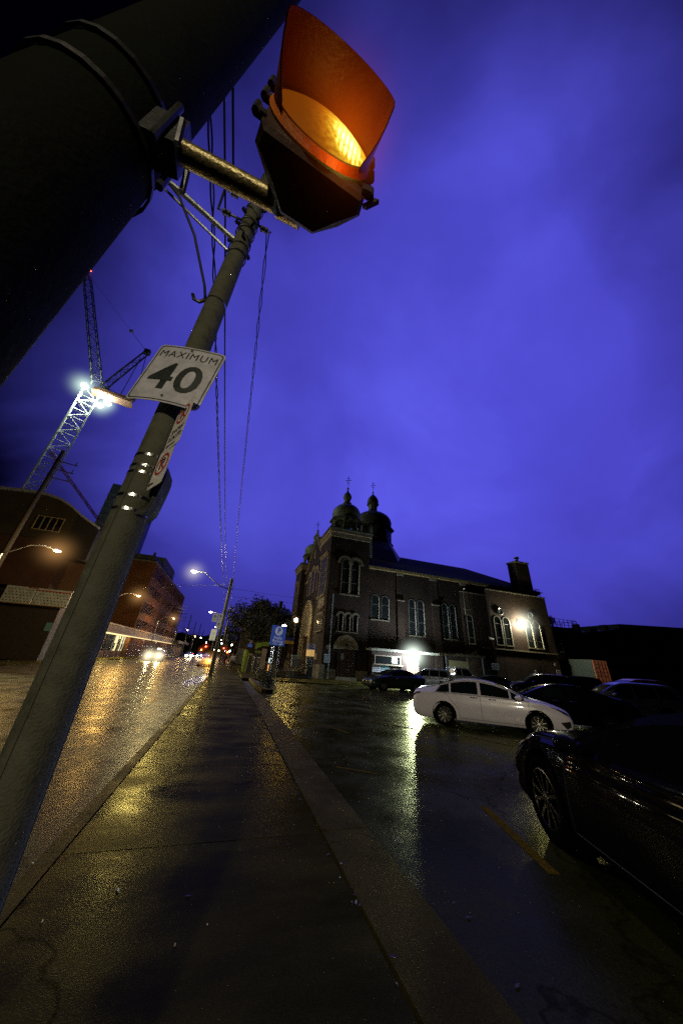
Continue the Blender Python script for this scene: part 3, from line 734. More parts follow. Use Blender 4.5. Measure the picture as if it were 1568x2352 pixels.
MB().tube((-1.62, 36.16, -.1), (-1.82, 36.16, 3.9), .035, n=8).build('post', STEEL, t)
# tram-stop style lamps on the far kerb
def far_lamp(y, z, label, power, hz=None):
    t = thing('street_lamp', label, 'street lamp', (-15.9, y, 0), 'warm street lamps on the far kerb')
    MB().tube((-15.9, y, 0), (-15.9, y, z-.7), .11, .08, 12).build('shaft', STEEL, t, smooth=True)
    MB().path([(-15.9, y, z-.75), (-15.3, y, z-.35), (-14.6, y, z+.12), (-13.9, y, z+.2), (-13.2, y, z+.05)], .04, 8).build('arm', STEEL, t, smooth=True)
    lamp_head(t, (-13.0, y, z), GLO, s=.85)
    if hz: halo(t, (-13.0, y, z-.05), hz[0], (1, .5, .16), hz[1])
    add_light('lamp_light', (-13.0, y, z-.3), power, WARM, .2, t)
    return t
far_lamp(26.15, 7.55, 'nearest warm street lamp on the far kerb, left of the concrete pole', 1000, (2.3, .46))
far_lamp(48.4, 7.95, 'warm street lamp in front of the brown brick wall', 2300, (2.6, .40))
far_lamp(78.8, 7.95, 'warm street lamp in front of the long brick building', 1500, (2.8, .34))
far_lamp(105.9, 7.25, 'warm street lamp by the far end of the brick building', 600)
far_lamp(132, 6.65, 'distant warm street lamp past the brick building', 500)
far_lamp(157, 7.3, 'farthest warm street lamp across the road', 500)
# timber poles with cross-arms across the road
WOOD = mat('dark timber pole', (.03, .026, .016), .85, var=.4, scale=5)
def tpole(x, y, h, arms, label, r=.16, aw=2.6, adir=(1, 0)):
    t = thing('utility_pole', label, 'utility pole', (x, y, 0), 'timber poles with cross-arms on the far kerb')
    MB().tube((x, y, 0), (x, y, h), r, r*.7, 10).build('shaft', WOOD, t, smooth=True)
    for z in arms:
        b = MB(); a = Vector((adir[0], adir[1], 0)).normalized()*aw/2; c = Vector((x, y-.2, z)); b.bar(c-a, c+a, .12)
        for s in (-.95, -.6, .6, .95): q = c+a*s; b.tube(q, q+Vector((0, 0, .28)), .05, n=6)
        b.build('cross_arm', WOOD, t)
tpole(-17.0, 28.2, 16.6, (), 'dark timber pole at far left with three side brackets', .2)
t = bpy.data.objects['utility_pole.001']
for z in (15.5, 14.7, 13.9):
    b = MB(); b.bar((-17.0, 28.1, z), (-15.6, 28.4, z), .07); b.tube((-15.75, 28.37, z), (-15.72, 28.37, z+.32), .05, n=6); b.build('side_bracket', STEEL, t)
for y, h, lb in ((109, 12.9, 'timber cross-arm pole at the far end of the brick building'), (132.5, 13.9, 'second timber cross-arm pole, tallest against the sky'), (154, 13.3, 'third timber cross-arm pole up the road'), (178, 14.6, 'fourth timber cross-arm pole up the road'), (203, 12.9, 'farthest timber cross-arm pole up the road')):
    tpole(-16.2, y, h, (h-1.0, h-2.0, h-3.0) if y < 115 else (h-4.6, h-5.6, h-6.6), lb, .22, 3.4)
# signals far up the road
def far_signal(x, y, z, label, c=(1, .06, .02), armx=None):
    t = thing('traffic_signal', label, 'traffic light', (x, y, 0), 'distant lit traffic signals')
    px = armx if armx is not None else x
    MB().tube((px, y+.4, -.1), (px, y+.4, z+.8), .1, .08, 8).build('pole', DARK, t)
    b = MB(); b.box(x-.22, y, z-.75, x+.22, y+.3, z+.35)
    if px != x: b.bar((px, y+.35, z+.2), (x, y+.35, z+.2), .1)
    b.build('signal_head', DARK, t)
    MB().lathe((x, y-.01, z), [(.02, -.12), (.15, -.08), (.19, 0)], 12, 'y').build('lit_lens', emis('lit signal red', c, 45), t)
    halo(t, (x, y, z), 2.2, c, .55)
P_ = lambda *a: a
far_signal(-7.74, 120, 3.35, 'red traffic signal hung over the middle of the road', armx=-2.2)
far_signal(-9.23, 125, 2.3, 'lower red traffic signal on the left of the road', (1, .16, .03))
far_signal(-1.78, 112, 3.15, 'red traffic signal standing right of the lamp poles')
far_signal(-.5, 118, 2.1, 'lowest orange signal right of the walk', (1, .16, .03))

# added street lamp out of view, put in to light the sign faces
t = near_pole(-14.0, 'added street lamp behind the viewpoint, put in to light the signs', lampz=8.6, x=-1.05, power=4800, h=8.2)
for c in list(t.children):
    if c.type == 'LIGHT':   # added narrow spot aimed at the signs and parked cars
        l = bpy.data.lights.new('lamp_light', 'SPOT'); l.energy = 4800; l.color = NEUT; l.shadow_soft_size = .22; l.spot_size = R(38); l.spot_blend = .35
        c2 = bpy.data.objects.new('lamp_light', l); col.objects.link(c2); c2.parent = t; c2.location = c.location
        c2.rotation_euler = (Vector((4.9, 14.5, 1.7))-Vector((-4.35, -14, 8.6))).to_track_quat('-Z', 'Y').to_euler(); bpy.data.objects.remove(c)
# ------------------------------------------------------------------ tower crane
CR0 = Vector((-44.2, 71.5, 0)); u_ = Vector((.867, .498, 0))
t = thing('tower_crane', 'tall floodlit lattice tower crane with raised jib and red tip light', 'crane', CR0)
CW = mat('white crane steel', (.40, .44, .38), .6, var=.2); CDK = mat('dark crane steel', (.02, .022, .02), .6, var=.3); COR = mat('orange crane deck', (.06, .02, .006), .8, var=.4)
def lattice(b, p0, p1, w0, w1, n, r, rb, up=(0, 0, 1)):
    p0 = Vector(p0); p1 = Vector(p1); d = (p1-p0).normalized(); uu = Vector(up)
    if abs(d.dot(uu)) > .9: uu = Vector((u_.x, u_.y, 0))
    a = d.cross(uu).normalized(); c = a.cross(d)
    def cn(s, k): 
        w = (w0+(w1-w0)*s)/2; q = p0.lerp(p1, s); return q+a*w*(1 if k in (0, 3) else -1)+c*w*(1 if k < 2 else -1)
    for k in range(4): b.bar(cn(0, k), cn(1, k), r)
    for i in range(n):
        s0, s1 = i/n, (i+1)/n
        for k in range(4):
            l = (k+1) % 4; b.bar(cn(s0, k), cn(s0, l), rb)
            if (i+k) % 2: b.bar(cn(s0, k), cn(s1, l), rb)
            else: b.bar(cn(s0, l), cn(s1, k), rb)
b = MB(); lattice(b, CR0+Vector((0, 0, 12)), CR0+Vector((0, 0, 56.5)), 3.1, 3.1, 19, .20, .10); b.build('mast', CW, t)
root = Vector((-43.3, 69.6, 59.7)); tip = Vector((-53.7, 63.0, 87.5))
root = CR0+Vector((.6, -.9, 59.3))
b = MB(); lattice(b, root, root.lerp(tip, .9), 1.9, 1.5, 16, .16, .08); lattice(b, root.lerp(tip, .9), tip, 1.5, .5, 2, .16, .08)
b.box(tip.x-.2, tip.y-.2, tip.z-4.4, tip.x+.9, tip.y+.5, tip.z-2.4); b.build('jib', CDK, t)
end = Vector((-36.0, 73.3, 58.4)); ap = Vector((-37.9, 72.1, 75.6))
b = MB(); 
for s in (-1.3, 1.3):
    o = Vector((-.498, .867, 0))*s
    b.bar(CR0+o+Vector((0, 0, 57.6)), end+o, .35, .8)
b.bar(CR0+Vector((0, 0, 57.2)), end-Vector((0, 0, .8)), 2.6, .25)
b.build('counter_deck', COR, t)
b = MB(); lattice(b, CR0+u_*1+Vector((0, 0, 58.2)), ap, 1.3, 1.0, 8, .16, .09); b.bar(end+Vector((0, 0, .3)), ap, .14); b.bar(CR0+u_*5+Vector((0, 0, 58.5)), ap-u_*.6-Vector((0, 0, 3)), .12)
b.box(ap.x-.7, ap.y-.5, ap.z-.6, ap.x+.7, ap.y+.5, ap.z+.9)
b.build('back_frame', CDK, t)
b = MB()
for s in (2.2, 3.6, 5.2, 6.8):
    q = CR0+u_*s; b.box(q.x-.6, q.y-.9, 58.3, q.x+.6, q.y+.9, 59.9+.5*math.sin(s*3))
for k in range(9): q = CR0+u_*(k*1.0)+Vector((.6, -1.2, 58.4)); b.bar(q, q+Vector((0, 0, 1.1)), .06)
b.bar(CR0+Vector((.6, -1.2, 59.5)), CR0+u_*8+Vector((.6, -1.2, 59.5)), .06)
b.build('machinery', CDK, t)
b = MB(); mid = ap.lerp(tip, .28)
b.path([ap, mid], .07, 4); b.path([ap+Vector((.5, 0, -.6)), mid], .05, 4); b.path([mid, tip], .045, 4); b.tube(mid-Vector((.4, 0, .2)), mid+Vector((.4, 0, .3)), .35, n=8)
b.build('jib_rope', CDK, t)
b = MB(); b.lathe(tip+Vector((.8, -.3, .4)), [(.05, -.22), (.24, 0), (.05, .22)], 10); b.build('warning_light', emis('red warning light', (1, .05, .02), 30), t)
halo(t, tip+Vector((.8, -.3, .4)), 1.2, (1, .05, .03), .6)
EF = emis('flood lens', (.92, 1, .86), 120)
for i, p in enumerate(((-45.6, 70.6, 57.6), (-42.3, 73.1, 54.9), (-41.2, 73.5, 56.4))):
    MB().lathe(p, [(.08, -.5), (.62, -.3), (.75, .1), (.3, .5)], 12).build('floodlight', EF, t, smooth=True)
    halo(t, p, 6.0-i*.9, (.72, 1, .72), .55)
add_light('crane_flood', (-42.0, 70.6, 55.6), 15000, (.85, 1, .8), .6, t)
add_light('crane_flood', (-46.6, 68.6, 54.0), 9000, (.85, 1, .8), .6, t)
# thin red boom of another machine behind
t = thing('red_boom', 'thin dark red lattice boom slanting down behind the concrete pole', 'crane', (-30, 62, 10))
RB = mat('dark red boom steel', (.10, .010, .006), .8)
b = MB(); lattice(b, (-45.5, 72, 38.8), (-34.6, 79, 27.6), .38, .38, 16, .08, .05); lattice(b, (-34.6, 79, 27.6), (-24.9, 80, 20.0), .36, .36, 14, .08, .05); b.build('boom', RB, t)
MB().path([(-24.9, 80, 20.0), (-21.6, 80, 18.5), (-20.3, 80, 15.5)], .14, 6).build('hose', RB, t)
# pale glass high-rise far behind
t = thing('high_rise', 'pale slab high-rise far behind, mostly hidden by the concrete pole', 'building', (-62, 150, 0))
MB().box(-66.4, 150, 0, -50, 165, 69.5).build('tower_body', mat('pale curtain wall', (.06, .075, .10), .5, var=.3, scale=.3), t)
b = MB()
for k in range(18): b.box(-66.5, 149.9, 2+k*3.6, -49.9, 149.99, 3.1+k*3.6)
b.build('floor_bands', mat('band', (.09, .11, .14), .5), t)

# ------------------------------------------------------------------ hall with the curved roof
t = thing('curved_roof_hall', 'brown hall with a corrugated barrel-roofed bay, far left behind the pole', 'building', (-20, 44, 0))
CLAD = mat('corrugated cladding', (.10, .085, .045), .6, var=.3, scale=3)
nt3 = CLAD.node_tree
BR3 = brick('cladding courses', (.07, .06, .03), (.06, .05, .028), (.03, .025, .012), bw=6, bh=.14, ms=.03, dirt=.3)
PLAS = mat('brown rendered wall', (.07, .03, .012), .85, var=.3, scale=1.2, bump=.3)
Y0 = 37.6
arc = [(-28.5, 11.0), (-28.5, 15.0), (-26, 15.6), (-23.2, 15.85), (-21.8, 15.8), (-20.4, 15.45), (-19.2, 14.85), (-18.5, 14.35), (-18.45, 11.2)]
MB().prism(arc, 'y', Y0, Y0+6).build('bay_front', BR3, t)
cap_o = [(-28.5, 15.2), (-26, 15.8), (-23.2, 16.05), (-21.8, 16.0), (-20.4, 15.67), (-19.2, 15.07), (-17.85, 14.15), (-15.95, 13.15)]
cap_i = [(x-.03, z-.22) for x, z in cap_o]
MB().band(cap_o, cap_i, 'y', Y0-.35, Y0-.05).build('roof_edge', mat('pale roof flashing', (.35, .38, .34), .4), t)
MB().prism([(-18.45, 9.5), (-18.45, 14.3), (-16.05, 12.95), (-16.05, 9.5)], 'y', Y0+.1, 46).build('side_bay', mat('unlit soffit', (.02, .018, .012), .8), t)
b = MB(); b.box(-21.62, Y0-.08, 12.0, -19.3, Y0-.02, 13.45); b.build('window_panes', DARKGLASS, t)
b = MB()
for k in range(5): x = -21.62+k*.58; b.box(x-.04, Y0-.13, 11.96, x+.04, Y0-.083, 13.5)
for z in (11.96, 13.44): b.box(-21.62, Y0-.132, z-.04, -19.3, Y0-.085, z+.04)
b.build('window_frame', mat('yellowed frame', (.35, .28, .12), .6), t)
MB().box(-30, Y0+.5, 6.35, -18.2, 50, 11.2).build('upper_wall', PLAS, t)
MB().box(-18.2, Y0+2.2, 6.35, -16.1, 46, 9.5).build('recess_wall', mat('brown recess', (.12, .06, .025), .85, var=.3), t)
MB().box(-30, Y0+.8, 0, -16.6, 46, 4.75).build('shop_wall', mat('dark shopfront', (.03, .022, .014), .7), t)
SH_ = mat('white sign board', (.40, .44, .36), .5, var=.3, scale=2, bump=0)
for i, (x0, x1) in enumerate(((-21.3, -18.95), (-18.85, -16.0))):
    MB().box(x0, Y0+.35, 4.75, x1, Y0+.45, 6.3).build('sign_board', SH_, t)
    b = MB()
    for a in range(int((x1-x0)/.28)):
        for c in range(5):
            x = x0+.2+a*.28+(.14 if c % 2 else 0); z = 4.95+c*.27
            if x < x1-.1: b.box(x-.06, Y0+.335, z-.018, x+.06, Y0+.348, z+.018); b.box(x-.018, Y0+.333, z-.06, x+.018, Y0+.346, z+.06)
    b.build('dark_motif', SIGNK, t)
b = MB(); b.box(-18.9, Y0+.32, 6.05, -16.0, Y0+.345, 6.14); b.box(-19.6, Y0+.32, 6.2, -18.9, Y0+.345, 6.28); b.build('red_stripe', mat('red stripe', (.35, .05, .02), .5), t)
MB().box(-30, Y0+.0, 4.68, -15.95, Y0+.6, 4.76).build('canopy', mat('brass edge', (.25, .17, .05), .5), t)
b = MB(); b.box(-17.1, Y0+.7, 2.55, -16.62, Y0+.78, 3.3); b.build('lit_window', emis('dim green shop light', (.20, .32, .16), .12), t)

# ------------------------------------------------------------------ long brick building
t = thing('brick_building', 'five storey brown brick building with rows of dark ribbon windows', 'building', (-18, 71, 0))
BX, BY0, BY1 = -18.0, 71.0, 118.0
MB().box(-42, BY0, 0, BX, BY1, 17.7).build('walls', BRKB, t)
MB().box(-42.1, BY0-.12, 17.7, BX+.12, BY1+.1, 18.05).build('coping', STONED, t)
b = MB(); b.box(-41, BY0+.8, 18.05, -18.6, BY0+8, 19.4); b.box(-30, BY0+3, 19.4, -24, BY0+9, 20.6); b.box(-22, 79, 18.05, -18.4, 92, 21.0); b.box(-28, 84, 18.05, -20, 88, 21.9)
b.box(-19.6, BY0+2.0, 18, -19.2, BY0+2.4, 20.4); b.build('roof_plant', mat('dark roof plant', (.035, .04, .032), .7, var=.4, scale=1), t)
b = MB(); b.box(-22.1, 91, 18.05, -18.2, 93, 20.5); b.box(-21.5, 78.9, 18.1, -19.5, 78.98, 19.6); b.build('penthouse_glazing', mat('green tint glazing', (.05, .09, .06), .3), t)
for (z0, z1) in ((15.0, 16.9), (11.5, 13.3), (8.0, 9.9), (5.3, 6.6)):
    for i, (a, c) in enumerate(((72.0, 84.5), (87.0, 100), (102.5, 116.5))):
        f_ = MB().box(BX, a, z0, BX+.05, c, z1).build('window', DARKGLASS, t)
        b = MB(); n_ = int((c-a)/1.0)
        for k in range(n_+1): y = a+(c-a)*k/n_; b.box(BX+.052, y-.10, z0-.05, BX+.14, y+.10, z1+.05)
        b.box(BX+.055, a, z0-.12, BX+.18, c, z0-.03)
        b.build('mullions', mat('brick pier dark', (.12, .055, .02), .8) if not bpy.data.materials.get('brick pier dark') else bpy.data.materials['brick pier dark'], f_)
    # grilles facing the street end wall
b = MB()
for k in range(3): b.bar((BX+2.6, 95-.0, 12.6-k*.75), (BX+4.6, 95.4, 12.5-k*.75), .10)
b.bar((BX, 95.2, 12), (BX+3.6, 95.2, 12.0), .06); b.bar((BX+3.6, 95.2, 11.0), (BX+3.6, 95.2, 12.7), .05)
t3 = tag(b.build('wire_bracket', STEEL, None, org=(BX, 95, 12)), 'three pale parallel bars of a wire bracket in front of the brick building', 'bracket')
# projecting sign strip
t = thing('blade_sign', 'narrow white banner strip on a bracket beside the concrete pole', 'sign', (-17.85, 56, 5))
MB().box(-18.5, 56, 5.0, -17.85, 56.1, 9.1).build('banner', SH_, t)
b = MB()
for k in range(10): b.box(-18.3, 55.97, 5.4+k*.36, -18.0, 55.99, 5.5+k*.36)
b.build('dark_motif', SIGNK, t)

# ------------------------------------------------------------------ shop row with lit glazing
t = thing('shop_row', 'long single storey shop row with lit windows under a yellow fascia', 'shop', (-18, 56, 0))
MB().box(-26, 56.2, 0, -18.9, 117, 3.5).build('back_wall', mat('shop interior wall', (.3, .22, .1), .7), t)
MB().box(-27, 56.2, 3.5, -17.9, 117, 4.62).build('fascia', mat('ochre fascia', (.26, .17, .06), .6, var=.35, scale=.6), t)
MB().box(-27, 56.1, 4.62, -17.8, 117.1, 4.84).build('fascia_cap', mat('yellow lit edge', (.5, .36, .08), .5), t)
MB().box(-18.75, 56.2, 3.36, -17.8, 117, 3.47).build('soffit_light', emis('soffit strip', (1, .78, .36), 1.6), t)
random.seed(3)
cols = [(.9, .75, .35), (.5, .8, .45), (.35, .5, .6), (.8, .35, .15), (.9, .85, .6), (.25, .3, .2), (.65, .7, .45), (.1, .1, .08)]
PM = [emis('lit shop pane', c, s) for c, s in zip(cols, (1.6, 1.1, .9, .8, 2.2, .5, 1.2, .3))]
y = 56.6; k = 0
while y < 115:
    wv = random.choice((1.1, 1.5, 2.1)); z0 = .95
    f_ = MB().box(-18.86, y, z0, -18.80, y+wv, 3.3).build('shop_window', random.choice(PM) if random.random() > .3 else DARKGLASS, t)
    b = MB(); b.box(-18.79, y-.09, .1, -18.68, y+.0, 3.35); b.box(-18.79, y, 2.55, -18.7, y+wv, 2.62)
    if random.random() > .4: 
        b.box(-18.79, y+.2, z0+.3, -18.76, y+wv*.55, z0+1.1)
    b.build('glazing_bar', DARK, f_)
    y += wv+.12; k += 1
MB().box(-18.9, 56.2, 0, -18.6, 117, .92).build('stall_riser', mat('tan riser wall', (.22, .13, .05), .8, var=.4, scale=1), t)
for yy in (60, 70, 82, 95, 108): add_light('shop_light', (-18.1, yy, 3.2), 160, (1, .75, .35), .3, t)
t = thing('pavement_railing', 'thin dark railing with mesh panels along the far pavement by the shops', 'railing', (-16.6, 50, 0))
b = MB()
for k in range(24): y = 50+k*2.7; b.bar((-16.6, y, 0), (-16.6, y, 2.1), .06)
b.bar((-16.6, 50, 1.25), (-16.6, 112, 1.25), .05); b.bar((-16.6, 50, 2.05), (-16.6, 112, 2.05), .05); b.bar((-16.6, 50, .3), (-16.6, 112, .3), .04)
for k in range(110): y = 50+k*.56; b.bar((-16.6, y, .3), (-16.6, y, 1.25), .018)
b.build('rails', DARK, t)
t = thing('low_shops', 'lower pale shop block beyond the long shop row', 'shop', (-18, 118, 0))
MB().box(-30, 119, 0, -17.6, 147, 3.7).build('walls', mat('buff lit wall', (.32, .24, .12), .8, var=.4, scale=.8), t)
MB().box(-30, 118.6, 3.7, -16.2, 148, 4.55).build('canopy', mat('grey canopy', (.12, .1, .06), .6), t)
b = MB()
for k in range(8): y = 120+k*3.4; b.box(-17.58, y, .4, -17.5, y+.5, 3.6)
b.build('pilasters', mat('lit pilaster', (.55, .42, .2), .6), t)

# ------------------------------------------------------------------ things far up the road
HM = mat('distant dark hillside', (.012, .012, .008), .9, var=.5, scale=.05)
def ridge(name, x0, x1, y, zf, dep, label=None):
    b = MB(); n_ = 90; pts = []
    for k in range(n_+1):
        x = x0+(x1-x0)*k/n_; pts.append((x, zf(x)))
    b.prism([(x0, -.2)]+pts+[(x1, -.2)], 'y', y, y+dep); return b.build(name, HM, kind='structure')
random.seed(11)
ph = [random.uniform(0, 6) for _ in range(6)]
zr = lambda x: 11+2.2*math.sin(x*.05+ph[0])+1.2*math.sin(x*.17+ph[1])+.8*math.sin(x*.51+ph[2])+.5*math.sin(x*1.3+ph[3])
ridge('hills', -420, 20, 330, lambda x: zr(x)+3, 30); ridge('hills', 20, 1100, 420, lambda x: 1.3*zr(x)*.9, 30)
random.seed(5)
for i, (x, y, z) in enumerate(((-17.0, 260, 7.9), (-19.7, 200, 9.2), (-19.1, 230, 9.8), (-3.95, 140, 2.5), (-1.8, 141, 2.5), (-6.5, 160, 2.9), (-3.7, 150, 5.4), (.2, 110, 2.4), (.31, 100, 4.0))):
    t = thing('distant_lamp', ('tiny warm lamp highest over the far road', 'tiny lamp at left above the dark trees up the road', 'tiny lamp second from left above the dark trees', 'small amber light low over the road by the lamp poles', 'small pale light just right of the lamp poles', 'small amber light over the roadway under the hours sign', 'small lamp beside the lamp pole, upper one', 'low pale light over the walk by the people', 'small bluish light above the walk')[i], 'lamp', (x, y, 0), 'distant lights up the road')
    MB().tube((x, y+.3, -.1), (x, y+.3, z), .06, n=6).build('post', DARK, t)
    s_ = .12+y*.0011
    MB().lathe((x, y, z), [(.03, -s_), (s_, 0), (.03, s_)], 8).build('lit_globe', emis('distant light', random.choice(((1, .8, .5), (1, .6, .25), (.9, .95, 1))), 30), t)
# ------------------------------------------------------------------ public parking sign and panels
t = thing('parking_sign', 'blue Public Parking sign with a white P disc and arrow on steel posts', 'sign', (2.65, 21.2, 0))
BLU = mat('blue sign face', (.06, .13, .62), .5, var=.15, scale=6, bump=.05, glow=.22); BLUW = mat('pale sign print', (.7, .72, .85), .5, var=.1, bump=0, glow=.22)  # slight emission lifts the unlit blue face and its print
A = Vector((2.335, 21.25, 2.955)); B_ = Vector((3.30, 21.60, 2.955)); ux = (B_-A).normalized(); c = (A+B_)/2
Fm = frame_of(c, ux, (0, 0, 1)); W_ = (B_-A).length; H_ = 1.19
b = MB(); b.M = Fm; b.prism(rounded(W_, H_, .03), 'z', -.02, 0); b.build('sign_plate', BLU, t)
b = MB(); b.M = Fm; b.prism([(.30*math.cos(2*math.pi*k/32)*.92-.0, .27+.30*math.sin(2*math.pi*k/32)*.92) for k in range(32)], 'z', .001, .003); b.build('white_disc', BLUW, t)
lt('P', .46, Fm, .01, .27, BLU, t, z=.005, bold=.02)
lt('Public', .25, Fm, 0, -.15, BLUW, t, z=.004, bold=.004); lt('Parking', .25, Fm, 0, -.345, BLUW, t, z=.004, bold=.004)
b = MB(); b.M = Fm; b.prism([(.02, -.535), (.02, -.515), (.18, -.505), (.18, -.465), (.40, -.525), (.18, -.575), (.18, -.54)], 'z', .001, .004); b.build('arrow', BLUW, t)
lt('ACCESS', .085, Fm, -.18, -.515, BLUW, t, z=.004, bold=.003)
b = MB()
for x, y in ((2.50, 21.42), (2.72, 21.50), (2.98, 21.6)): b.tube((x, y, -.05), (x, y, 2.95), .035, n=8)
b.box(2.60, 21.40, .0, 2.68, 21.46, 2.3)
b.build('posts', STEEL, t)
t = thing('poster_panel', 'tilted white poster board on the end of the fence beside the blue sign', 'poster', (2.15, 22.2, .95))
P0 = Vector((2.10, 22.0, 1.55)); Fm = frame_of(P0, (.85, -.5, 0), (0, 0, 1))
PW = mat('faded orange-white poster', (.55, .42, .30), .6, var=.3, scale=2, bump=0)
b = MB(); b.M = Fm; b.prism([(-.15, -.62), (.16, -.60), (.22, .58), (-.12, .58)], 'z', -.01, 0); b.build('board', PW, t)
t = thing('bollard_stack', 'bright reflective steel post strip catching orange light below the blue sign', 'post', (2.46, 21.0, 0))
b = MB(); b.tube((2.44, 21.0, 0), (2.44, 21.0, 2.25), .045, n=10); b.tube((2.56, 21.1, 0), (2.56, 21.1, 2.25), .035, n=10); b.build('chrome_post', ALU, t, smooth=True)
MB().box(2.39, 20.95, .92, 2.43, 20.96, 1.25).build('glowing_amber_reflector', emis('amber reflector', (1, .35, .05), 2.0), t)  # light glinting off the post is given to these strips as emission
MB().box(2.385, 20.95, 1.35, 2.425, 20.96, 1.62).build('glowing_white_reflector', emis('glowing reflector', (.9, 1, .8), 1.2), t)
# planter
t = thing('planter_bed', 'low leafy planting inside a curved kerb at the lot entrance', 'planter', (2.2, 21, 0))
b = MB(); o_ = [(1.85, 27.5), (1.86, 23), (1.92, 20.2), (2.02, 18.9), (2.25, 18.5), (2.6, 18.75), (2.9, 19.6), (3.1, 22)]
i_ = [(2.05, 27.5), (2.06, 23), (2.12, 20.4), (2.2, 19.25), (2.32, 18.95), (2.5, 19.1), (2.72, 19.8), (2.9, 22)]
b.band(o_, i_, 'z', -.05, .15); b.build('kerb', CURB, t)
MB().prism(i_, 'z', -.04, .08).build('soil', GRND, t)
LEAF = mat('olive leaves', (.09, .085, .02), .6, var=.5, scale=20, bump=0); LEAFD = mat('dark tree leaves', (.012, .017, .006), .7, var=.6, scale=6, bump=0)
def leaves(b, c, rx, ry, rz, n, s):
    for _ in range(n):
        while True:
            p = Vector((random.uniform(-1, 1), random.uniform(-1, 1), random.uniform(-1, 1)))
            if p.length < 1: break
        q = Vector((c[0]+p.x*rx, c[1]+p.y*ry, c[2]+p.z*rz)); a = Vector((random.gauss(0, 1), random.gauss(0, 1), random.gauss(0, 1))).normalized()*s*random.uniform(.5, 1.2)
        d = a.cross(Vector((random.gauss(0, 1), random.gauss(0, 1), random.gauss(0, 1)))).normalized()*s*.4
        b.poly([q-a, q+d, q+a, q-d])
random.seed(2)
for i in range(14):
    x, y = random.uniform(2.15, 2.6), random.uniform(19.2, 23.5); h = random.uniform(.5, 1.25)
    p = thing('shrub', 'leafy yellow-green shrub in the planter by the blue sign', 'shrub', (x, y, .05), 'shrubs in the planter bed')
    b = MB()
    for k in range(5): a = random.uniform(0, 6.28); b.path([(x, y, .05), (x+.08*math.cos(a), y+.08*math.sin(a), h*.5), (x+.22*math.cos(a), y+.2*math.sin(a), h)], .008, 4)
    b.build('stem', WOOD, p); b = MB(); leaves(b, (x, y, h*.62), .22, .25, h*.45, 90, .06); b.build('foliage', LEAF, p)

# ------------------------------------------------------------------ pay machine, sign box, mail cabinet
t = thing('pay_station', 'dark pay station with keypad face below the Pay Here sign', 'pay station', (7.55, 32.1, 0))
MB().box(7.26, 31.9, 0, 7.86, 32.35, 1.78).build('cabinet', DARK, t)
b = MB(); b.box(7.34, 31.86, 1.06, 7.76, 31.895, 1.66); b.build('face_plate', mat('grey face plate', (.36, .4, .34), .5), t)
b = MB(); b.box(7.42, 31.84, 1.42, 7.68, 31.857, 1.60); b.box(7.42, 31.84, 1.14, 7.52, 31.857, 1.30); b.box(7.58, 31.84, 1.18, 7.70, 31.857, 1.34); b.build('screen', SIGNK, t)
t = thing('pay_here_sign', 'white and purple Pay Here sign over a lit yellow tariff board', 'sign', (7.55, 32.0, 2))
MB().box(7.14, 31.98, 2.55, 7.96, 32.06, 3.08).build('header_panel', mat('lilac white panel', (.42, .40, .50), .5, var=.15, scale=3, bump=0), t)
INK = mat('dark violet ink', (.03, .015, .05), .5, bump=0)
lt2 = lambda s, z, x=7.62, sz=.26: text_on(s, sz, (x, 31.975, z), (1, 0, 0), (0, 0, 1), INK, t, bold=.008)
lt2('Pay', 2.94); lt2('Here', 2.70)
MB().box(7.15, 31.97, 2.57, 7.30, 31.977, 3.06).build('side_stripe', mat('pale stripe', (.6, .58, .6), .5, bump=0), t)
MB().box(7.14, 31.99, 1.97, 7.93, 32.07, 2.53).build('tariff_box', emis('lit tariff board', (1, .60, .20), .62), t)
b = MB(); b.box(7.52, 31.975, 1.97, 7.55, 31.985, 2.53)
for k in range(5): b.box(7.60, 31.975, 2.06+k*.09, 7.86, 31.985, 2.085+k*.09); b.box(7.22, 31.975, 2.06+k*.09, 7.42, 31.985, 2.07+k*.09)
b.build('tariff_print', mat('brown print', (.2, .08, .02), .6), t)
MB().tube((7.55, 32.2, 1.7), (7.55, 32.2, 3.0), .04, n=8).build('post', STEEL, t)
t = thing('service_cabinet', 'pale grey ribbed cabinet box on two legs in front of the church fence', 'cabinet', (6.05, 31.9, 0))
MB().box(5.76, 31.75, .97, 6.33, 32.05, 1.86).build('body', mat('pale ribbed cabinet', (.30, .34, .34), .45, var=.2), t)
b = MB(); b.prism([(5.66, 1.86), (6.43, 1.86), (6.36, 1.98), (5.74, 1.98)], 'y', 31.68, 32.12); b.build('lid', mat('green grey lid', (.18, .26, .22), .5), t)
b = MB()
for k in range(6): b.box(5.80+k*.095, 31.72, 1.0, 5.83+k*.095, 31.75, 1.82)
b.build('ribs', STEEL, t)
for x in (5.87, 6.22): MB().box(x-.03, 31.87, .04, x+.03, 31.93, .98).build('leg', DARK, t)

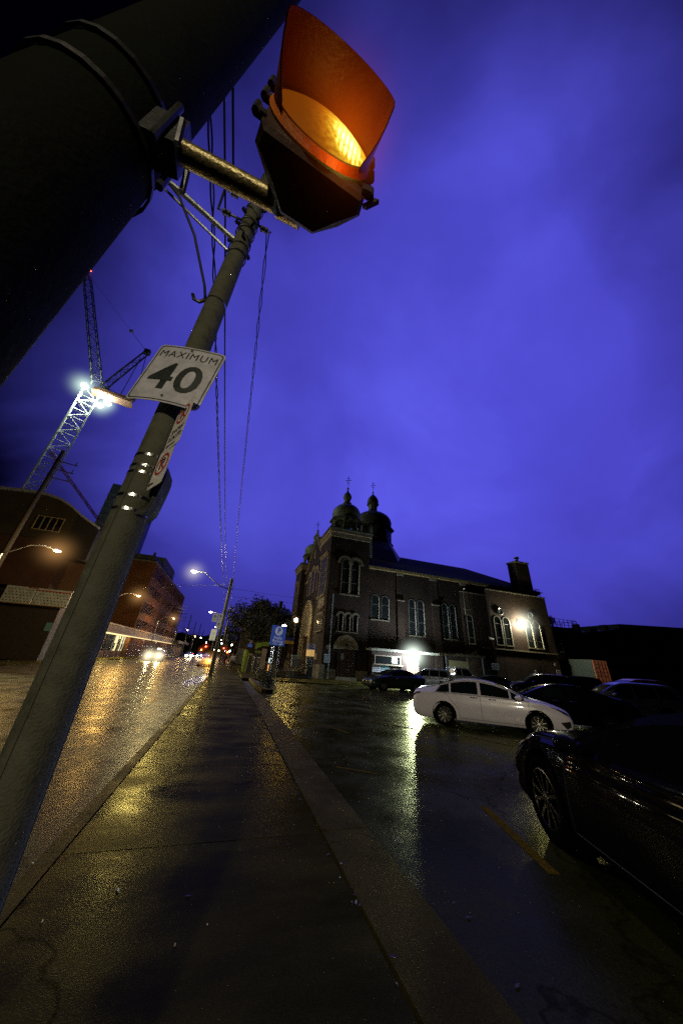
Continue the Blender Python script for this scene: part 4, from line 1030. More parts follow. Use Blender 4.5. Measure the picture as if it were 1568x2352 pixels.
# ------------------------------------------------------------------ church lawn fence, steps, banners
t = thing('iron_fence', 'black iron fence with thin pickets in front of the church', 'fence', (2.7, 30, 0))
FE = mat('black iron', (.012, .012, .01), .5)
b = MB()
def fence_run(p0, p1, h, st=.14):
    p0 = Vector((*p0, .05)); p1 = Vector((*p1, .05)); n_ = int((p1-p0).length/st)
    for k in range(n_+1): q = p0.lerp(p1, k/n_); b.bar(q, q+Vector((0, 0, h+(.25 if k % 16 == 0 else 0))), .05 if k % 16 == 0 else .018)
    for z in (.15, h-.1): b.bar(p0+Vector((0, 0, z)), p1+Vector((0, 0, z)), .035)
fence_run((2.85, 30.5), (8.1, 31.8), 1.6); fence_run((2.85, 30.5), (2.6, 46), 1.6); fence_run((8.2, 34), (8.3, 48), 1.6, .2)
b.build('pickets', FE, t)
t = thing('stone_plinth', 'low stone retaining wall under the church fence', 'wall', (4, 32.3, 0))
b = MB(); b.box(4.6, 32.0, .05, 6.8, 32.5, .62); b.box(6.85, 32.05, .05, 7.2, 32.55, .42); b.build('blocks', STONED, t)
t = thing('church_steps', 'stone steps with a pale handrail climbing to the lawn behind the blue sign', 'steps', (3.2, 31.5, 0))
b = MB()
for k in range(7): b.box(3.25, 31.6+k*.3, .05, 4.5, 33.9, .22+k*.17)
b.build('treads', STONED, t)
MB().path([(4.55, 31.5, 1.2), (4.55, 32.4, 1.5), (4.55, 33.8, 2.2)], .025, 6).build('handrail', ALU, t)
t = thing('green_banner', 'yellow-green banner strip along the fence left of the blue sign', 'banner', (2.8, 40, 2.2))
GB = mat('lime banner cloth', (.16, .25, .012), .7, var=.35, scale=2)
b = MB(); b.prism([(2.78, 2.35), (2.78, 3.02), (3.6, 3.2), (4.35, 3.28), (4.35, 2.75), (3.6, 2.75), (3.1, 2.5)], 'y', 40, 40.03); b.build('upper_strip', GB, t)
MB().box(2.85, 40, 2.02, 3.55, 40.03, 2.2).build('lower_strip', GB, t)
t = thing('flag_awning', 'blue and yellow flag hung as an awning right of the parking sign', 'flag', (6.1, 40, 3.2))
FBL = mat('blue cloth', (.03, .03, .20), .8, var=.2); FYE = mat('yellow cloth', (.50, .30, .03), .8, var=.3, scale=8)
MB().prism([(6.05, 3.58), (6.0, 3.95), (7.1, 3.92), (7.22, 3.56)], 'y', 40, 40.03).build('blue_half', FBL, t)
b = MB(); b.prism([(6.05, 3.20), (6.05, 3.578), (7.22, 3.558), (7.24, 3.22)], 'y', 40, 40.03); b.build('yellow_half', FYE, t)
t = thing('porch_lamp', 'warm globe lantern on a post before the church doors', 'lamp', (7.5, 41.8, 0))
EW = emis('lit globe', (1, .82, .45), 40)
MB().tube((7.5, 41.8, 0), (7.5, 41.8, 5.95), .05, n=8).build('post', DARK, t)
MB().lathe((7.5, 41.8, 6.2), [(.05, -.24), (.2, -.14), (.25, 0), (.2, .14), (.05, .24)], 12).build('globe', EW, t, smooth=True)
add_light('lantern_light', (7.5, 41.5, 6.2), 150, WARM, .2, t); halo(t, (7.5, 41.8, 6.2), .9, (1, .6, .2), 1.1)
t = thing('dome_lamp', 'small warm lamp showing just above the corner of the parking sign', 'lamp', (5.95, 41, 0))
MB().tube((5.95, 41, 0), (5.95, 41, 5.2), .05, n=8).build('post', DARK, t)
MB().lathe((5.95, 41, 5.32), [(.05, -.14), (.22, -.1), (.26, 0), (.1, .12)], 12).build('globe', EW, t, smooth=True)
add_light('lantern_light', (5.95, 40.7, 5.0), 70, WARM, .2, t)

# walk furniture
t = thing('sandwich_board', 'tall dark sandwich board with pale edges standing on the walk', 'sandwich board', (2.2, 37, 0))
b = MB(); b.prism([(1.86, .0), (2.02, .0), (2.16, 1.8), (2.02, 1.83)], 'y', 37, 37.05); b.prism([(2.56, .0), (2.68, .0), (2.52, 1.8), (2.40, 1.83)], 'y', 37, 37.05); b.prism([(2.02, 1.66), (2.50, 1.66), (2.46, 1.86), (2.0, 1.86)], 'y', 36.98, 37.0); b.build('frame', STONE, t)
MB().prism([(2.0, .1), (2.58, .1), (2.46, 1.7), (2.08, 1.7)], 'y', 37.06, 37.09).build('board', mat('chalkboard', (.02, .02, .015), .7), t)
t = thing('litter_bin', 'lime green street bin standing left of the sandwich board', 'bin', (1.75, 37.6, 0))
MB().lathe((1.78, 37.6, 0), [(.20, .1), (.24, 1.0), (.26, 2.0), (.18, 2.2)], 14).build('bin_body', GB, t, smooth=True)
t = thing('display_case', 'glazed notice case with pale frame beside the walk', 'notice case', (1.9, 62, 0))
b = MB(); b.box(1.6, 62, .2, 2.5, 62.2, 2.5); b.build('case', mat('grey panel', (.12, .12, .1), .5), t); b = MB(); b.box(1.5, 61.98, 2.45, 2.6, 62.22, 2.65); b.box(1.55, 61.98, .2, 1.65, 61.995, 2.45); b.build('frame', STONE, t)
t = thing('street_name_sign', 'small dark and white sign plate on a post by the fence', 'sign', (2.75, 50, 0))
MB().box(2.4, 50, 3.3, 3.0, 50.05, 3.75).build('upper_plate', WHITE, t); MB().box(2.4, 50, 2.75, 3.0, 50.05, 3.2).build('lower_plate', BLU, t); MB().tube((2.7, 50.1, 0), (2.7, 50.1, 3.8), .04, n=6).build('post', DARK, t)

# ------------------------------------------------------------------ trees and dark houses beyond the church
def tree(x, y, h, cr, label, seed, n=1500, s=.28, bare=.5):
    random.seed(seed); t = thing('street_tree', label, 'tree', (x, y, 0), 'dark trees between the walk and the church')
    b = MB(); b.path([(x, y, 0), (x+.1, y, h*.2), (x-.05, y, h*.42), (x+.1, y, h*.62)], [.24, .19, .15, .09], 8)
    tips = []
    for k in range(16):
        a = random.uniform(0, 6.28); z0 = h*random.uniform(.28, .6); l = cr*random.uniform(.55, 1.05)
        p0 = Vector((x, y, z0)); p1 = p0+Vector((math.cos(a)*l*.55, math.sin(a)*l*.55, h*.14)); p2 = p0+Vector((math.cos(a)*l, math.sin(a)*l, h*random.uniform(.18, .4)))
        b.path([p0, p1, p2], [.08, .05, .02], 5); tips += [p1, p2]
        for q in range(4):
            p3 = p1.lerp(p2, random.random())+Vector((random.gauss(0, .5), random.gauss(0, .5), random.uniform(.4, 1.4))); b.path([p1.lerp(p2, .5), p3], [.03, .01], 4); tips.append(p3)
    b.build('trunk', WOOD, t); b = MB(); m_ = n//len(tips)
    for p in tips: leaves(b, p, .95*cr/3.2, .95*cr/3.2, .75*cr/3.2, m_, s)
    b.build('crown', LEAFD, t)
tree(2.6, 58, 11.2, 3.6, 'tallest dark tree with spiky thin top just right of the lamp pole', 21, 2600)
tree(4.6, 54, 10.2, 3.4, 'broad dark tree in front of the dark house roof', 22, 2600)
tree(1.4, 66, 9.0, 3.2, 'lower dark tree hard against the second pole', 23, 1800)
tree(3.7, 48, 6.5, 2.4, 'small dark tree behind the lime banner', 24, 1600)
tree(5.9, 46, 6.2, 2.2, 'small dark tree in front of the church lawn', 25, 1500)
tree(1.2, 92, 8, 3.5, 'far dark tree up the walk', 26, 1200)
for i, (x0, x1, y, zr_, ze) in enumerate(((1.5, 6.6, 63, 10.6, 8.6), (6.7, 10.4, 64, 11.4, 9.4))):
    t = thing('dark_house', ('dark gabled house roof behind the trees', 'taller dark house with a chimney left of the church tower')[i], 'house', (x0, y, 0))
    MB().box(x0, y, 0, x1, y+12, ze).build('walls', mat('unlit brick', (.03, .022, .014), .9), t)
    MB().prism([(y-.4, ze), (y+6, zr_), (y+12.4, ze)], 'x', x0-.3, x1+.3).build('roof', mat('dark roof', (.014, .014, .013), .8), t)
    b = MB(); b.box((x0+x1)/2-.3, y+4, ze, (x0+x1)/2+.35, y+5, zr_+1.0); b.box((x0+x1)/2-.38, y+3.9, zr_+1, (x0+x1)/2+.43, y+5.1, zr_+1.12); b.build('chimney', BRK, t)
    b = MB(); b.box(x0+.9, y-.06, 4.6, x0+1.5, y-.02, 7.2); b.box(x0+2.2, y-.06, 4.6, x0+2.6, y-.02, 7.2); b.build('window', mat('pale window curtain', (.12, .13, .09), .6), t)
random.seed(8)
for i in range(7):
    x = 4+i*1.5; y = 80+i*9
    t = thing('row_house', ('nearest unlit row house up the street', 'second unlit row house up the street', 'third unlit row house', 'fourth unlit row house', 'fifth unlit row house', 'sixth unlit row house', 'farthest unlit row house')[i], 'house', (4, y, 0), 'dark houses up the street')
    h = random.uniform(6, 8.5)
    MB().box(3.4, y, 0, 14, y+8, h).build('walls', mat('unlit wall', (.03, .02, .012), .9), t)
    MB().prism([(3.1, h), (8.7, h+2.2), (14.3, h)], 'y', y-.2, y+8.2).build('roof', mat('dark roof', (.014, .014, .013), .8), t)
# ------------------------------------------------------------------ church
CH = thing('church', 'dark red brick church with green copper onion domes, twin front towers and arched windows', 'church', (8.84, 32.4, 0))
TX0, TX1, TY0, TY1, TZ = 8.84, 13.7, 32.4, 37.2, 15.0
FY0, FY1 = 49.4, 54.4
def tower(y0, y1):
    tw = MB().box(TX0, y0, 0, TX1, y1, TZ).build('tower', BRK, CH)
    b = MB()   # deep copper-edged cornice
    b.box(TX0-.10, y0-.10, TZ, TX1+.10, y1+.10, TZ+.55); b.box(TX0-.24, y0-.24, TZ+.55, TX1+.24, y1+.24, TZ+.95)
    b.build('cornice', STONE, tw)
    MB().box(TX0-.38, y0-.38, TZ+.95, TX1+.38, y1+.38, TZ+1.12).build('cornice_cap', COPPERD, tw)
    return tw
tn = tower(TY0, TY1); tf = tower(FY0, FY1)
def archwin(host, ax, pl, c, z0, z1, w, out=-1, deep=.06, trim=CREAM, mull=(), tw=.07, name='window'):
    """arched window on a wall plane. ax 'y': plane y=pl, c is x;  ax 'x': plane x=pl, c is y; out = outward sign"""
    hs = z1-w/2
    g = MB().prism(arch_pts(c, z0, w, hs), ax, pl+out*.004, pl+out*.03).build(name, DARKGLASS, host)
    b = MB(); b.band(arch_pts(c, z0, w+tw*2, hs), arch_pts(c, z0, w, hs), ax, pl+out*.002, pl+out*deep)
    for z in mull:
        if ax == 'y': b.box(c-w/2, min(pl+out*.032, pl+out*.05), z-.025, c+w/2, max(pl+out*.032, pl+out*.05), z+.025)
        else: b.box(min(pl+out*.032, pl+out*.05), c-w/2, z-.025, max(pl+out*.032, pl+out*.05), c+w/2, z+.025)
    b.build('frame', trim, g)
    return g
def hood(host, ax, pl, cs, hs, r, th, m, out=-1, drop=.35, name='arch_surround', d=.12):
    b = MB()
    for c in cs:
        o = [(c+(r+th)*math.cos(math.pi-math.pi*k/14), hs+(r+th)*math.sin(math.pi-math.pi*k/14)) for k in range(15)]
        i = [(c+r*math.cos(math.pi-math.pi*k/14), hs+r*math.sin(math.pi-math.pi*k/14)) for k in range(15)]
        b.band(o, i, ax, pl+out*.006, pl+out*(d+.003*(cs.index(c) % 2)))
    b.build(name, m, host)
def sill(host, ax, pl, c0, c1, z, m=STONED, out=-1, h=.12, d=.16):
    b = MB()
    if ax == 'y': b.box(c0, min(pl, pl+out*d), z-h, c1, max(pl, pl+out*d), z)
    else: b.box(min(pl, pl+out*d), c0, z-h, max(pl, pl+out*d), c1, z)
    b.build('sill', m, host)
# near tower, lot side
for c in (10.83, 11.98): archwin(tn, 'y', TY0, c, 8.5, 12.35, .86, mull=(9.7, 11.3), tw=.10)
hood(tn, 'y', TY0, [10.72, 12.02], 11.9, .62, .30, STONED); sill(tn, 'y', TY0, 10.2, 12.6, 8.42)
for c in (10.55, 11.35, 12.2): archwin(tn, 'y', TY0, c, 4.62, 6.3, .42, tw=.09)
hood(tn, 'y', TY0, [10.52, 11.35, 12.20], 6.02, .34, .17, STONED); sill(tn, 'y', TY0, 10.1, 12.6, 4.55, STONED)
b = MB(); b.prism([(11.3+1.36*math.cos(math.pi*k/24), 2.84+1.36*math.sin(math.pi*k/24)) for k in range(25)], 'y', TY0-.14, TY0-.005); b.build('lunette_surround', STONE, tn)
b = MB(); b.prism([(11.3+.86*math.cos(math.pi*k/20), 2.9+.80*math.sin(math.pi*k/20)) for k in range(21)], 'y', TY0-.17, TY0-.145); b.build('lunette_panel', STONED, tn)
b = MB(); b.tube((11.3, TY0-.20, 3.25), (11.3, TY0-.172, 3.25), .11, n=12); b.build('lunette_boss', DARK, tn)
d_ = MB().box(10.42, TY0-.05, .35, 12.32, TY0-.004, 2.83).build('side_door', DOOR, tn)
b = MB(); b.box(11.35, TY0-.08, .36, 11.39, TY0-.052, 2.8); 
for x in (10.5, 11.45): b.box(x, TY0-.075, .55, x+.78, TY0-.052, .6); b.box(x, TY0-.075, 1.5, x+.78, TY0-.052, 1.55); b.box(x, TY0-.075, 2.6, x+.78, TY0-.052, 2.65)
b.build('door_rails', mat('door rail', (.06, .03, .015), .5), d_)
MB().box(10.82, TY0-.07, 1.85, 11.14, TY0-.056, 2.42).build('door_notice', mat('blue white notice', (.22, .28, .33), .5), d_)
b = MB(); b.box(8.6, TY0-.22, 0, 8.84+.25, TY0+.0, 1.35); b.box(9.1, TY0-.10, 0, 10.3, TY0-.002, .95); b.box(12.45, TY0-.10, 0, 13.75, TY0-.002, .95); b.box(10.3, TY0-.5, 0, 12.45, TY0-.002, .34); b.build('stone_base', STONED, tn)
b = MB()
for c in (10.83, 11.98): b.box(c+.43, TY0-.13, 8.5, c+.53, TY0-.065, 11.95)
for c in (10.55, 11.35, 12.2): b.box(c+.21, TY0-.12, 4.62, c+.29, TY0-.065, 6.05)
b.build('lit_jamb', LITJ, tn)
# downpipe
MB().tube((9.52, TY0-.16, .06), (9.52, TY0-.12, 8.25), .035, n=8).build('downpipe', mat('pale blue pipe', (.28, .40, .42), .4), tn)
b = MB(); b.bar((9.5, TY0-.18, 8.0), (9.05, TY0-.2, 7.8), .02); b.build('pipe_stay', STEEL, tn)
# towers, street side
def street_face(tw, y0, near=True):
    m0, m1 = y0+.95, y0+3.55; pl = TX0
    b = MB(); b.box(pl-.10, m0-.22, 8.35, pl-.004, m0, 12.9); b.box(pl-.10, m1, 8.35, pl-.004, m1+.22, 12.9); b.box(pl-.11, m0-.25, 12.9, pl-.004, m1+.25, 13.1); b.box(pl-.26, m0-.4, 13.1, pl-.004, m1+.4, 13.28)
    for y in (m0+.8, m0+1.72): b.box(pl-.09, y-.07, 8.35, pl-.004, y+.07, 12.9)
    b.box(pl-.22, m0-.3, 8.15, pl-.004, m1+.3, 8.35); b.box(pl-.05, m0-.05, 7.0, pl-.004, m1+.05, 8.12)
    for k in range(5): b.box(pl-.18, m0+.1+k*.58, 6.72, pl-.004, m0+.3+k*.58, 7.0)
    b.build('stone_window_surround', STONE, tw)
    for y in (m0+.38, m0+1.26, m0+2.16): g = MB().box(pl-.03, y-.34, 8.4, pl-.003, y+.34, 12.85).build('window', DARKGLASS, tw); b = MB(); b.box(pl-.05, y-.34, 11.2, pl-.032, y+.34, 11.26); b.build('frame', CREAM, g)
    for y in (y0+1.25, y0+2.1, y0+2.95): archwin(tw, 'x', pl, y, 4.62, 6.25, .46, tw=.08)
    hood(tw, 'x', pl, [y0+1.25, y0+2.1, y0+2.95], 5.98, .34, .17, STONE); sill(tw, 'x', pl, y0+.8, y0+3.4, 4.55, STONE)
    b = MB(); b.box(pl-.16, y0+.0, 0, pl-.003, y0+4.8, 1.3); b.build('stone_base', STONED, tw)
    b = MB(); b.box(pl-.08, y0+1.9, 1.7, pl-.003, y0+3.0, 2.3); b.build('wall_plaque', STONE, tw)
street_face(tn, TY0); street_face(tf, FY0)
# centre front: gable, triple arches, portal
GX = 9.55
g = [(37.2, 0), (37.2, 14.4), (38.4, 14.4), (42.2, 17.7), (42.55, 18.3), (43.3, 18.8), (44.05, 18.3), (44.4, 17.7), (48.2, 14.4), (49.4, 14.4), (49.4, 0)]
ga = MB().prism(g, 'x', GX, GX+.6).build('gable_wall', BRK, CH)
cop = [(37.2, 14.4), (38.4, 14.4), (42.2, 17.7), (42.55, 18.3), (43.3, 18.8), (44.05, 18.3), (44.4, 17.7), (48.2, 14.4), (49.4, 14.4)]
MB().band([(y, z+.18) for y, z in cop], [(y, z-.14) for y, z in cop], 'x', GX-.16, GX+.7).build('gable_coping', STONE, ga)
b = MB(); b.path([(GX, 42.3, 18.0), (GX, 42.6, 18.8), (GX, 43.1, 19.4), (GX, 43.3, 20.0), (GX, 43.5, 19.4), (GX, 44.0, 18.8), (GX, 44.3, 18.0)], .10, 6); b.build('gable_finial', COPPER, ga)
for y in (41.2, 43.3, 45.4): archwin(ga, 'x', GX, y, 10.1, 13.2 if y != 43.3 else 13.7, 1.25, tw=.16, trim=STONE, deep=.12)
hood(ga, 'x', GX, [41.2, 45.4], 12.6, .82, .30, STONE); hood(ga, 'x', GX, [43.3], 13.1, .82, .30, STONE, name='arch_surround')
b = MB(); b.box(GX-.15, 38.3, 12.35, GX-.003, 40.1, 12.6); b.box(GX-.15, 46.5, 12.35, GX-.003, 48.3, 12.6); b.build('string_course', STONE, ga)
b = MB(); b.prism([(43.3+.32*math.cos(2*math.pi*k/16), 16.0+.75*math.sin(2*math.pi*k/16)) for k in range(16)], 'x', GX-.10, GX-.003); b.build('gable_niche', STONE, ga)
pc = 43.3
b = MB(); o_ = arch_pts(pc, 0, 6.6, 5.9, 16)
for k, (w_, d) in enumerate(((6.6, .40), (5.9, .30), (5.2, .20), (4.5, .12))):
    b.band(arch_pts(pc, .05, w_, 5.85, 18), arch_pts(pc, .05, w_-.45, 5.85, 18), 'x', GX-d, GX-.004)
b.build('portal_arches', STONE, ga)
b = MB(); b.prism(arch_pts(pc, 4.6, 4.0, 5.85, 14), 'x', GX-.10, GX-.002); b.build('tympanum', STONED, ga)
b = MB(); b.box(GX-.22, 41.2, 4.45, GX-.003, 45.4, 4.75); b.build('lintel', STONE, ga)
for y0, y1 in ((41.35, 43.2), (43.4, 45.25)): MB().box(GX-.08, y0, .9, GX-.004, y1, 4.4).build('front_door', DOOR, ga)
b = MB()
for y in (40.2, 40.75, 45.85, 46.4): b.tube((GX-.35, y, .8), (GX-.35, y, 5.8), .14, n=10)
b.build('portal_column', STONE, ga)
for k in range(5): pass
b = MB()
for k in range(5): b.box(GX-.5-.35*(5-k), 40, .02+k*.16, GX-.01, 46.6, .18+k*.16)
b.build('front_steps', STONED, ga)
# cupolas
def cupola(cx, cy, zb, r, host, name='cupola'):
    c_ = MB().lathe((cx, cy, 0), [(r+.16, zb), (r+.16, zb+.22), (r+.02, zb+.3)], 8, rot=R(22.5)).build(name, COPPER, host)
    b = MB()
    for k in range(8):
        a = R(22.5+45*k); x, y = cx+r*math.cos(a), cy+r*math.sin(a); b.tube((x, y, zb+.2), (x, y, zb+2.05), .15, .15, 6)
    for k in range(8):   # arched heads between the posts
        a0, a1 = R(22.5+45*k), R(67.5+45*k); p0 = Vector((cx+r*math.cos(a0), cy+r*math.sin(a0), 0)); p1 = Vector((cx+r*math.cos(a1), cy+r*math.sin(a1), 0))
        ux = (p1-p0).normalized(); nn_ = ux.cross(Vector((0, 0, 1))); L_ = (p1-p0).length; b.M = Matrix(((ux.x, 0, nn_.x, p0.x), (ux.y, 0, nn_.y, p0.y), (0, 1, 0, 0), (0, 0, 0, 1)))
        hs = zb+1.35; rr_ = L_/2-.13; n_ = 10
        ins = [(L_/2+rr_*math.cos(math.pi-math.pi*q/n_), hs+rr_*math.sin(math.pi-math.pi*q/n_)) for q in range(n_+1)]
        outp = [(L_*q/n_, zb+2.1) for q in range(n_+1)]
        b.band(outp, ins, 'z', -.07, .07); b.M = None
    b.build('arcade', COPPER, c_)
    MB().lathe((cx, cy, 0), [(r+.38, zb+2.02), (r+.44, zb+2.1), (r+.40, zb+2.2), (r+.10, zb+2.35)], 8, rot=R(22.5)).build('eaves', COPPERD, c_)
    pr = [(r+.02, zb+2.3), (r+.04, zb+2.7), (r+.10, zb+3.05), (r+.06, zb+3.45), (r-.12, zb+3.85), (r-.45, zb+4.2), (r-.95, zb+4.45), (.55, zb+4.62), (.50, zb+4.75), (.62, zb+4.85), (.60, zb+4.95), (.42, zb+5.05), (.40, zb+5.3), (.50, zb+5.55), (.60, zb+5.8), (.58, zb+6.05), (.42, zb+6.35), (.20, zb+6.65), (.09, zb+6.95), (.05, zb+7.2)]
    MB().lathe((cx, cy, 0), pr, 16).build('onion_dome', COPPER if name == 'cupola' else COPPERD, c_, smooth=True)
    cross(cx, cy, zb+7.25, 1.0, c_)
    return c_
def cross(cx, cy, z, s, host):
    b = MB(); b.lathe((cx, cy, z), [(.03, -.15), (.15, -.08), (.17, 0), (.15, .08), (.03, .15)], 10); b.build('cross_ball', STEEL, host, smooth=True)
    b = MB(); b.tube((cx, cy, z), (cx, cy, z+2.0*s), .035, n=6); yv = Vector((.85, -.5, 0)).normalized()
    cc = Vector((cx, cy, z+1.35*s)); b.bar(cc-yv*.38*s, cc+yv*.38*s, .07, .07); c2 = Vector((cx, cy, z+1.68*s)); b.bar(c2-yv*.2*s, c2+yv*.2*s, .06, .06); c3 = Vector((cx, cy, z+.95*s)); b.bar(c3-yv*.22*s+Vector((0, 0, .1)), c3+yv*.22*s-Vector((0, 0, .1)), .06, .06)
    for q in (cc-yv*.38*s, cc+yv*.38*s, Vector((cx, cy, z+2.0*s))): b.lathe(q, [(.01, -.07), (.07, 0), (.01, .07)], 6)
    b.build('cross', STEEL, host)
cupola(11.27, 34.8, TZ+1.12, 1.80, tn); cupola(11.27, 51.9, TZ+1.12, 1.80, tf)
b = MB(); b.lathe((11.27, 34.8, 0), [(.75, 16.75), (.65, 17.2), (.45, 17.7), (.15, 17.85)], 14); b.lathe((10.6, 34.0, 0), [(.42, 16.5), (.36, 16.9), (.2, 17.1), (.05, 17.15)], 12); b.lathe((12.1, 34.2, 0), [(.42, 16.5), (.36, 16.9), (.2, 17.1), (.05, 17.15)], 12)
b.build('bells', mat('pale bell bronze', (.45, .48, .42), .35, metal=.5), tn, smooth=True)
# nave
NY, NX1 = 33.4, 40.5
nv = MB().box(13.7, NY, 0, NX1, 53.2, 12.3).build('nave_wall', BRK, CH)
MB().box(13.72, NY-.35, 12.05, NX1+.1, NY+.02, 12.3).build('eaves', mat('ochre eaves', (.16, .12, .04), .7), nv)
b = MB(); i = b.add([(13.0, NY-.5, 12.32), (NX1+.6, NY-.5, 12.32), (NX1+.6, 53.7, 12.32), (13.0, 53.7, 12.32), (13.0, 43.3, 17.85), (38.9-4.0, 43.3, 17.85)])
b.v[i+5] = Vector((38.9, 43.3, 17.85)) if False else Vector((36.6, 43.3, 17.85))
b.f += [[i, i+1, i+5, i+4], [i+1, i+2, i+5], [i+2, i+3, i+4, i+5], [i, i+4, i+3], [i, i+3, i+2, i+1]]
b.build('roof', SHINGLE, nv)
b = MB()
for (a, c) in ((17.72, 18.6), (22.55, 23.45), (27.08, 27.9)): b.box(a, NY-.32, 0, c, NY-.003, 8.6); b.box(a, NY-.18, 8.6, c, NY-.004, 11.7)
b.build('buttress', BRK, nv)
b = MB()
for (a, c) in ((17.72, 18.6), (22.55, 23.45), (27.08, 27.9)): b.prism([(NY-.45, 8.58), (NY-.45, 8.68), (NY-.19, 8.95), (NY-.19, 8.58)], 'x', a-.04, c+.04); b.box(a-.04, NY-.26, 11.7, c+.04, NY-.006, 12.0)
b.build('buttress_cap', STONED, nv)
MUL = mat('dull window bar', (.07, .08, .065), .6)
for (a, c, z0, z1, ml) in ((14.5, 16.7, 6.3, 8.95, (7.9,)), (19.38, 21.4, 4.98, 9.0, (6.4, 8.0)), (24.05, 25.95, 4.98, 9.0, (6.4, 8.0))):
    w_ = (c-a)/2-.18
    for cx in (a+w_/2, c-w_/2): archwin(nv, 'y', NY, cx, z0, z1, w_-.06, mull=ml, tw=.07, trim=MUL)
    sill(nv, 'y', NY, a-.1, c+.1, z0-.05)
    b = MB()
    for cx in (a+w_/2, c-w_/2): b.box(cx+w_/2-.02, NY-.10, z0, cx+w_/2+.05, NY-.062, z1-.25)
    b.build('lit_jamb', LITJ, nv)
# octagonal crossing dome
cx, cy = 18.75, 43.3
oc = MB().lathe((cx, cy, 0), [(5.6, 14.6), (4.45, 17.1), (3.30, 19.0), (3.22, 19.1)], 8, rot=R(22.5)).build('dome_skirt', mat('lead grey skirt', (.13, .17, .16), .5, var=.3, scale=1), CH)
MB().lathe((cx, cy, 0), [(3.45, 19.0), (3.45, 19.2), (3.2, 19.3)], 8, rot=R(22.5), cap=False).build('skirt_curb', COPPER, oc)
dr = MB().lathe((cx, cy, 0), [(3.15, 19.1), (3.15, 21.75)], 8, rot=R(22.5)).build('dome_drum', mat('pale painted drum', (.22, .27, .25), .6, var=.25, scale=1.5), oc)
for k in range(8):
    a = R(45*k); n_ = Vector((math.cos(a), math.sin(a), 0)); ap_ = 3.15*math.cos(R(22.5)); o = Vector((cx, cy, 0))+n_*ap_; ux = Vector((0, 0, 1)).cross(n_)
    b = MB(); b.M = Matrix(((ux.x, 0, n_.x, o.x), (ux.y, 0, n_.y, o.y), (0, 1, 0, 0), (0, 0, 0, 1)))
    b.prism(arch_pts(0, 19.75, .95, 21.0), 'z', .004, .02); g = b.build('window', DARKGLASS, dr)
    b = MB(); b.M = Matrix(((ux.x, 0, n_.x, o.x), (ux.y, 0, n_.y, o.y), (0, 1, 0, 0), (0, 0, 0, 1)))
    b.band(arch_pts(0, 19.65, 1.15, 21.0), arch_pts(0, 19.75, .95, 21.0), 'z', .005, .06); b.bar((-.45, 19.8, .03), (.45, 21.2, .03), .03, .01); b.bar((.45, 19.8, .035), (-.45, 21.2, .035), .03, .01); b.build('frame', COPPER, g)
MB().lathe((cx, cy, 0), [(3.1, 21.5), (3.62, 21.62), (3.66, 21.74), (3.3, 21.95), (3.1, 22.05)], 8, rot=R(22.5)).build('dome_eaves', COPPERD, oc)
MB().lathe((cx, cy, 0), [(3.05, 22.0), (3.14, 22.5), (3.18, 22.9), (3.08, 23.35), (2.75, 23.9), (2.2, 24.35), (1.6, 24.6), (1.08, 24.8)], 24).build('onion_dome', COPPERD, oc, smooth=True)
MB().lathe((cx, cy, 0), [(1.08, 24.75), (1.0, 24.95), (.85, 25.2), (.80, 25.4)], 8).build('lantern_base', COPPERD, oc)
MB().lathe((cx, cy, 0), [(.80, 25.35), (.80, 26.5)], 8).build('lantern', COPPER, oc)
MB().lathe((cx, cy, 0), [(1.02, 26.5), (1.06, 26.6), (.92, 26.75), (.98, 27.1), (.92, 27.5), (.7, 27.95), (.42, 28.3), (.15, 28.6), (.05, 28.9)], 14).build('lantern_bulb', COPPERD, oc, smooth=True)
cross(cx, cy, 29.05, 1.1, oc)
# annex (two bays), chimney, railings
an = thing('church_annex', 'plain brick annex of the church with tall chimney and roof railings', 'building', (26.5, 33, 0))
A1 = MB().box(26.9, 33.05, 0, 30.8, 42, 10.75).build('low_bay', BRK2, an)
A2 = MB().box(30.8, 32.7, 0, 40.8, 42, 11.5).build('main_bay', BRK2, an)
MB().box(30.75, 32.62, 11.5, 40.88, 32.95, 11.62).build('parapet_cap', STONED, an)
MB().box(26.85, 32.98, 10.75, 30.74, 33.25, 10.86).build('parapet_cap', STONED, an)
b = MB(); b.box(29.2, 32.95, 4.22, 30.8, 33.05, 4.36); b.box(30.8, 32.58, 4.22, 40.82, 32.7, 4.36); b.build('string_course', STONE, an)
archwin(A1, 'y', 33.05, 27.75, 4.7, 7.95, .75, mull=(5.3, 7.2), tw=.09, trim=CREAM); sill(A1, 'y', 33.05, 27.25, 28.25, 4.66, STONE)
for c in (31.75, 33.15, 36.75, 38.15): archwin(A2, 'y', 32.7, c, 4.82, 8.15, .95, mull=(5.6, 7.3), tw=.10, trim=CREAM); sill(A2, 'y', 32.7, c-.62, c+.62, 4.8, STONE)
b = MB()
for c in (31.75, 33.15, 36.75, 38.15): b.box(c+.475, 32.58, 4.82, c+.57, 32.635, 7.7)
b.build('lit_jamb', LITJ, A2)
for c in (32.45, 37.45):
    b = MB(); b.lathe((c, 32.66, 8.85), [(.42, 0), (.46, -.02), (.46, -.08), (.40, -.1), (.34, -.04), (.1, -.035)], 20, 'y'); b.build('round_vent', STEEL, an, smooth=True)
cm = MB().box(36.95, 32.9, 11.5, 39.3, 34.4, 16.3).build('chimney', BRK2, an)
MB().box(36.85, 32.8, 16.3, 39.4, 34.5, 16.5).build('chimney_cap', STONED, cm)
b = MB(); b.tube((38.1, 33.6, 16.5), (38.1, 33.6, 17.1), .2, n=12); b.lathe((38.1, 33.6, 17.1), [(.2, 0), (.36, .1), (.36, .25), (.1, .4)], 12); b.build('flue', STEEL, cm, smooth=True)
b = MB()
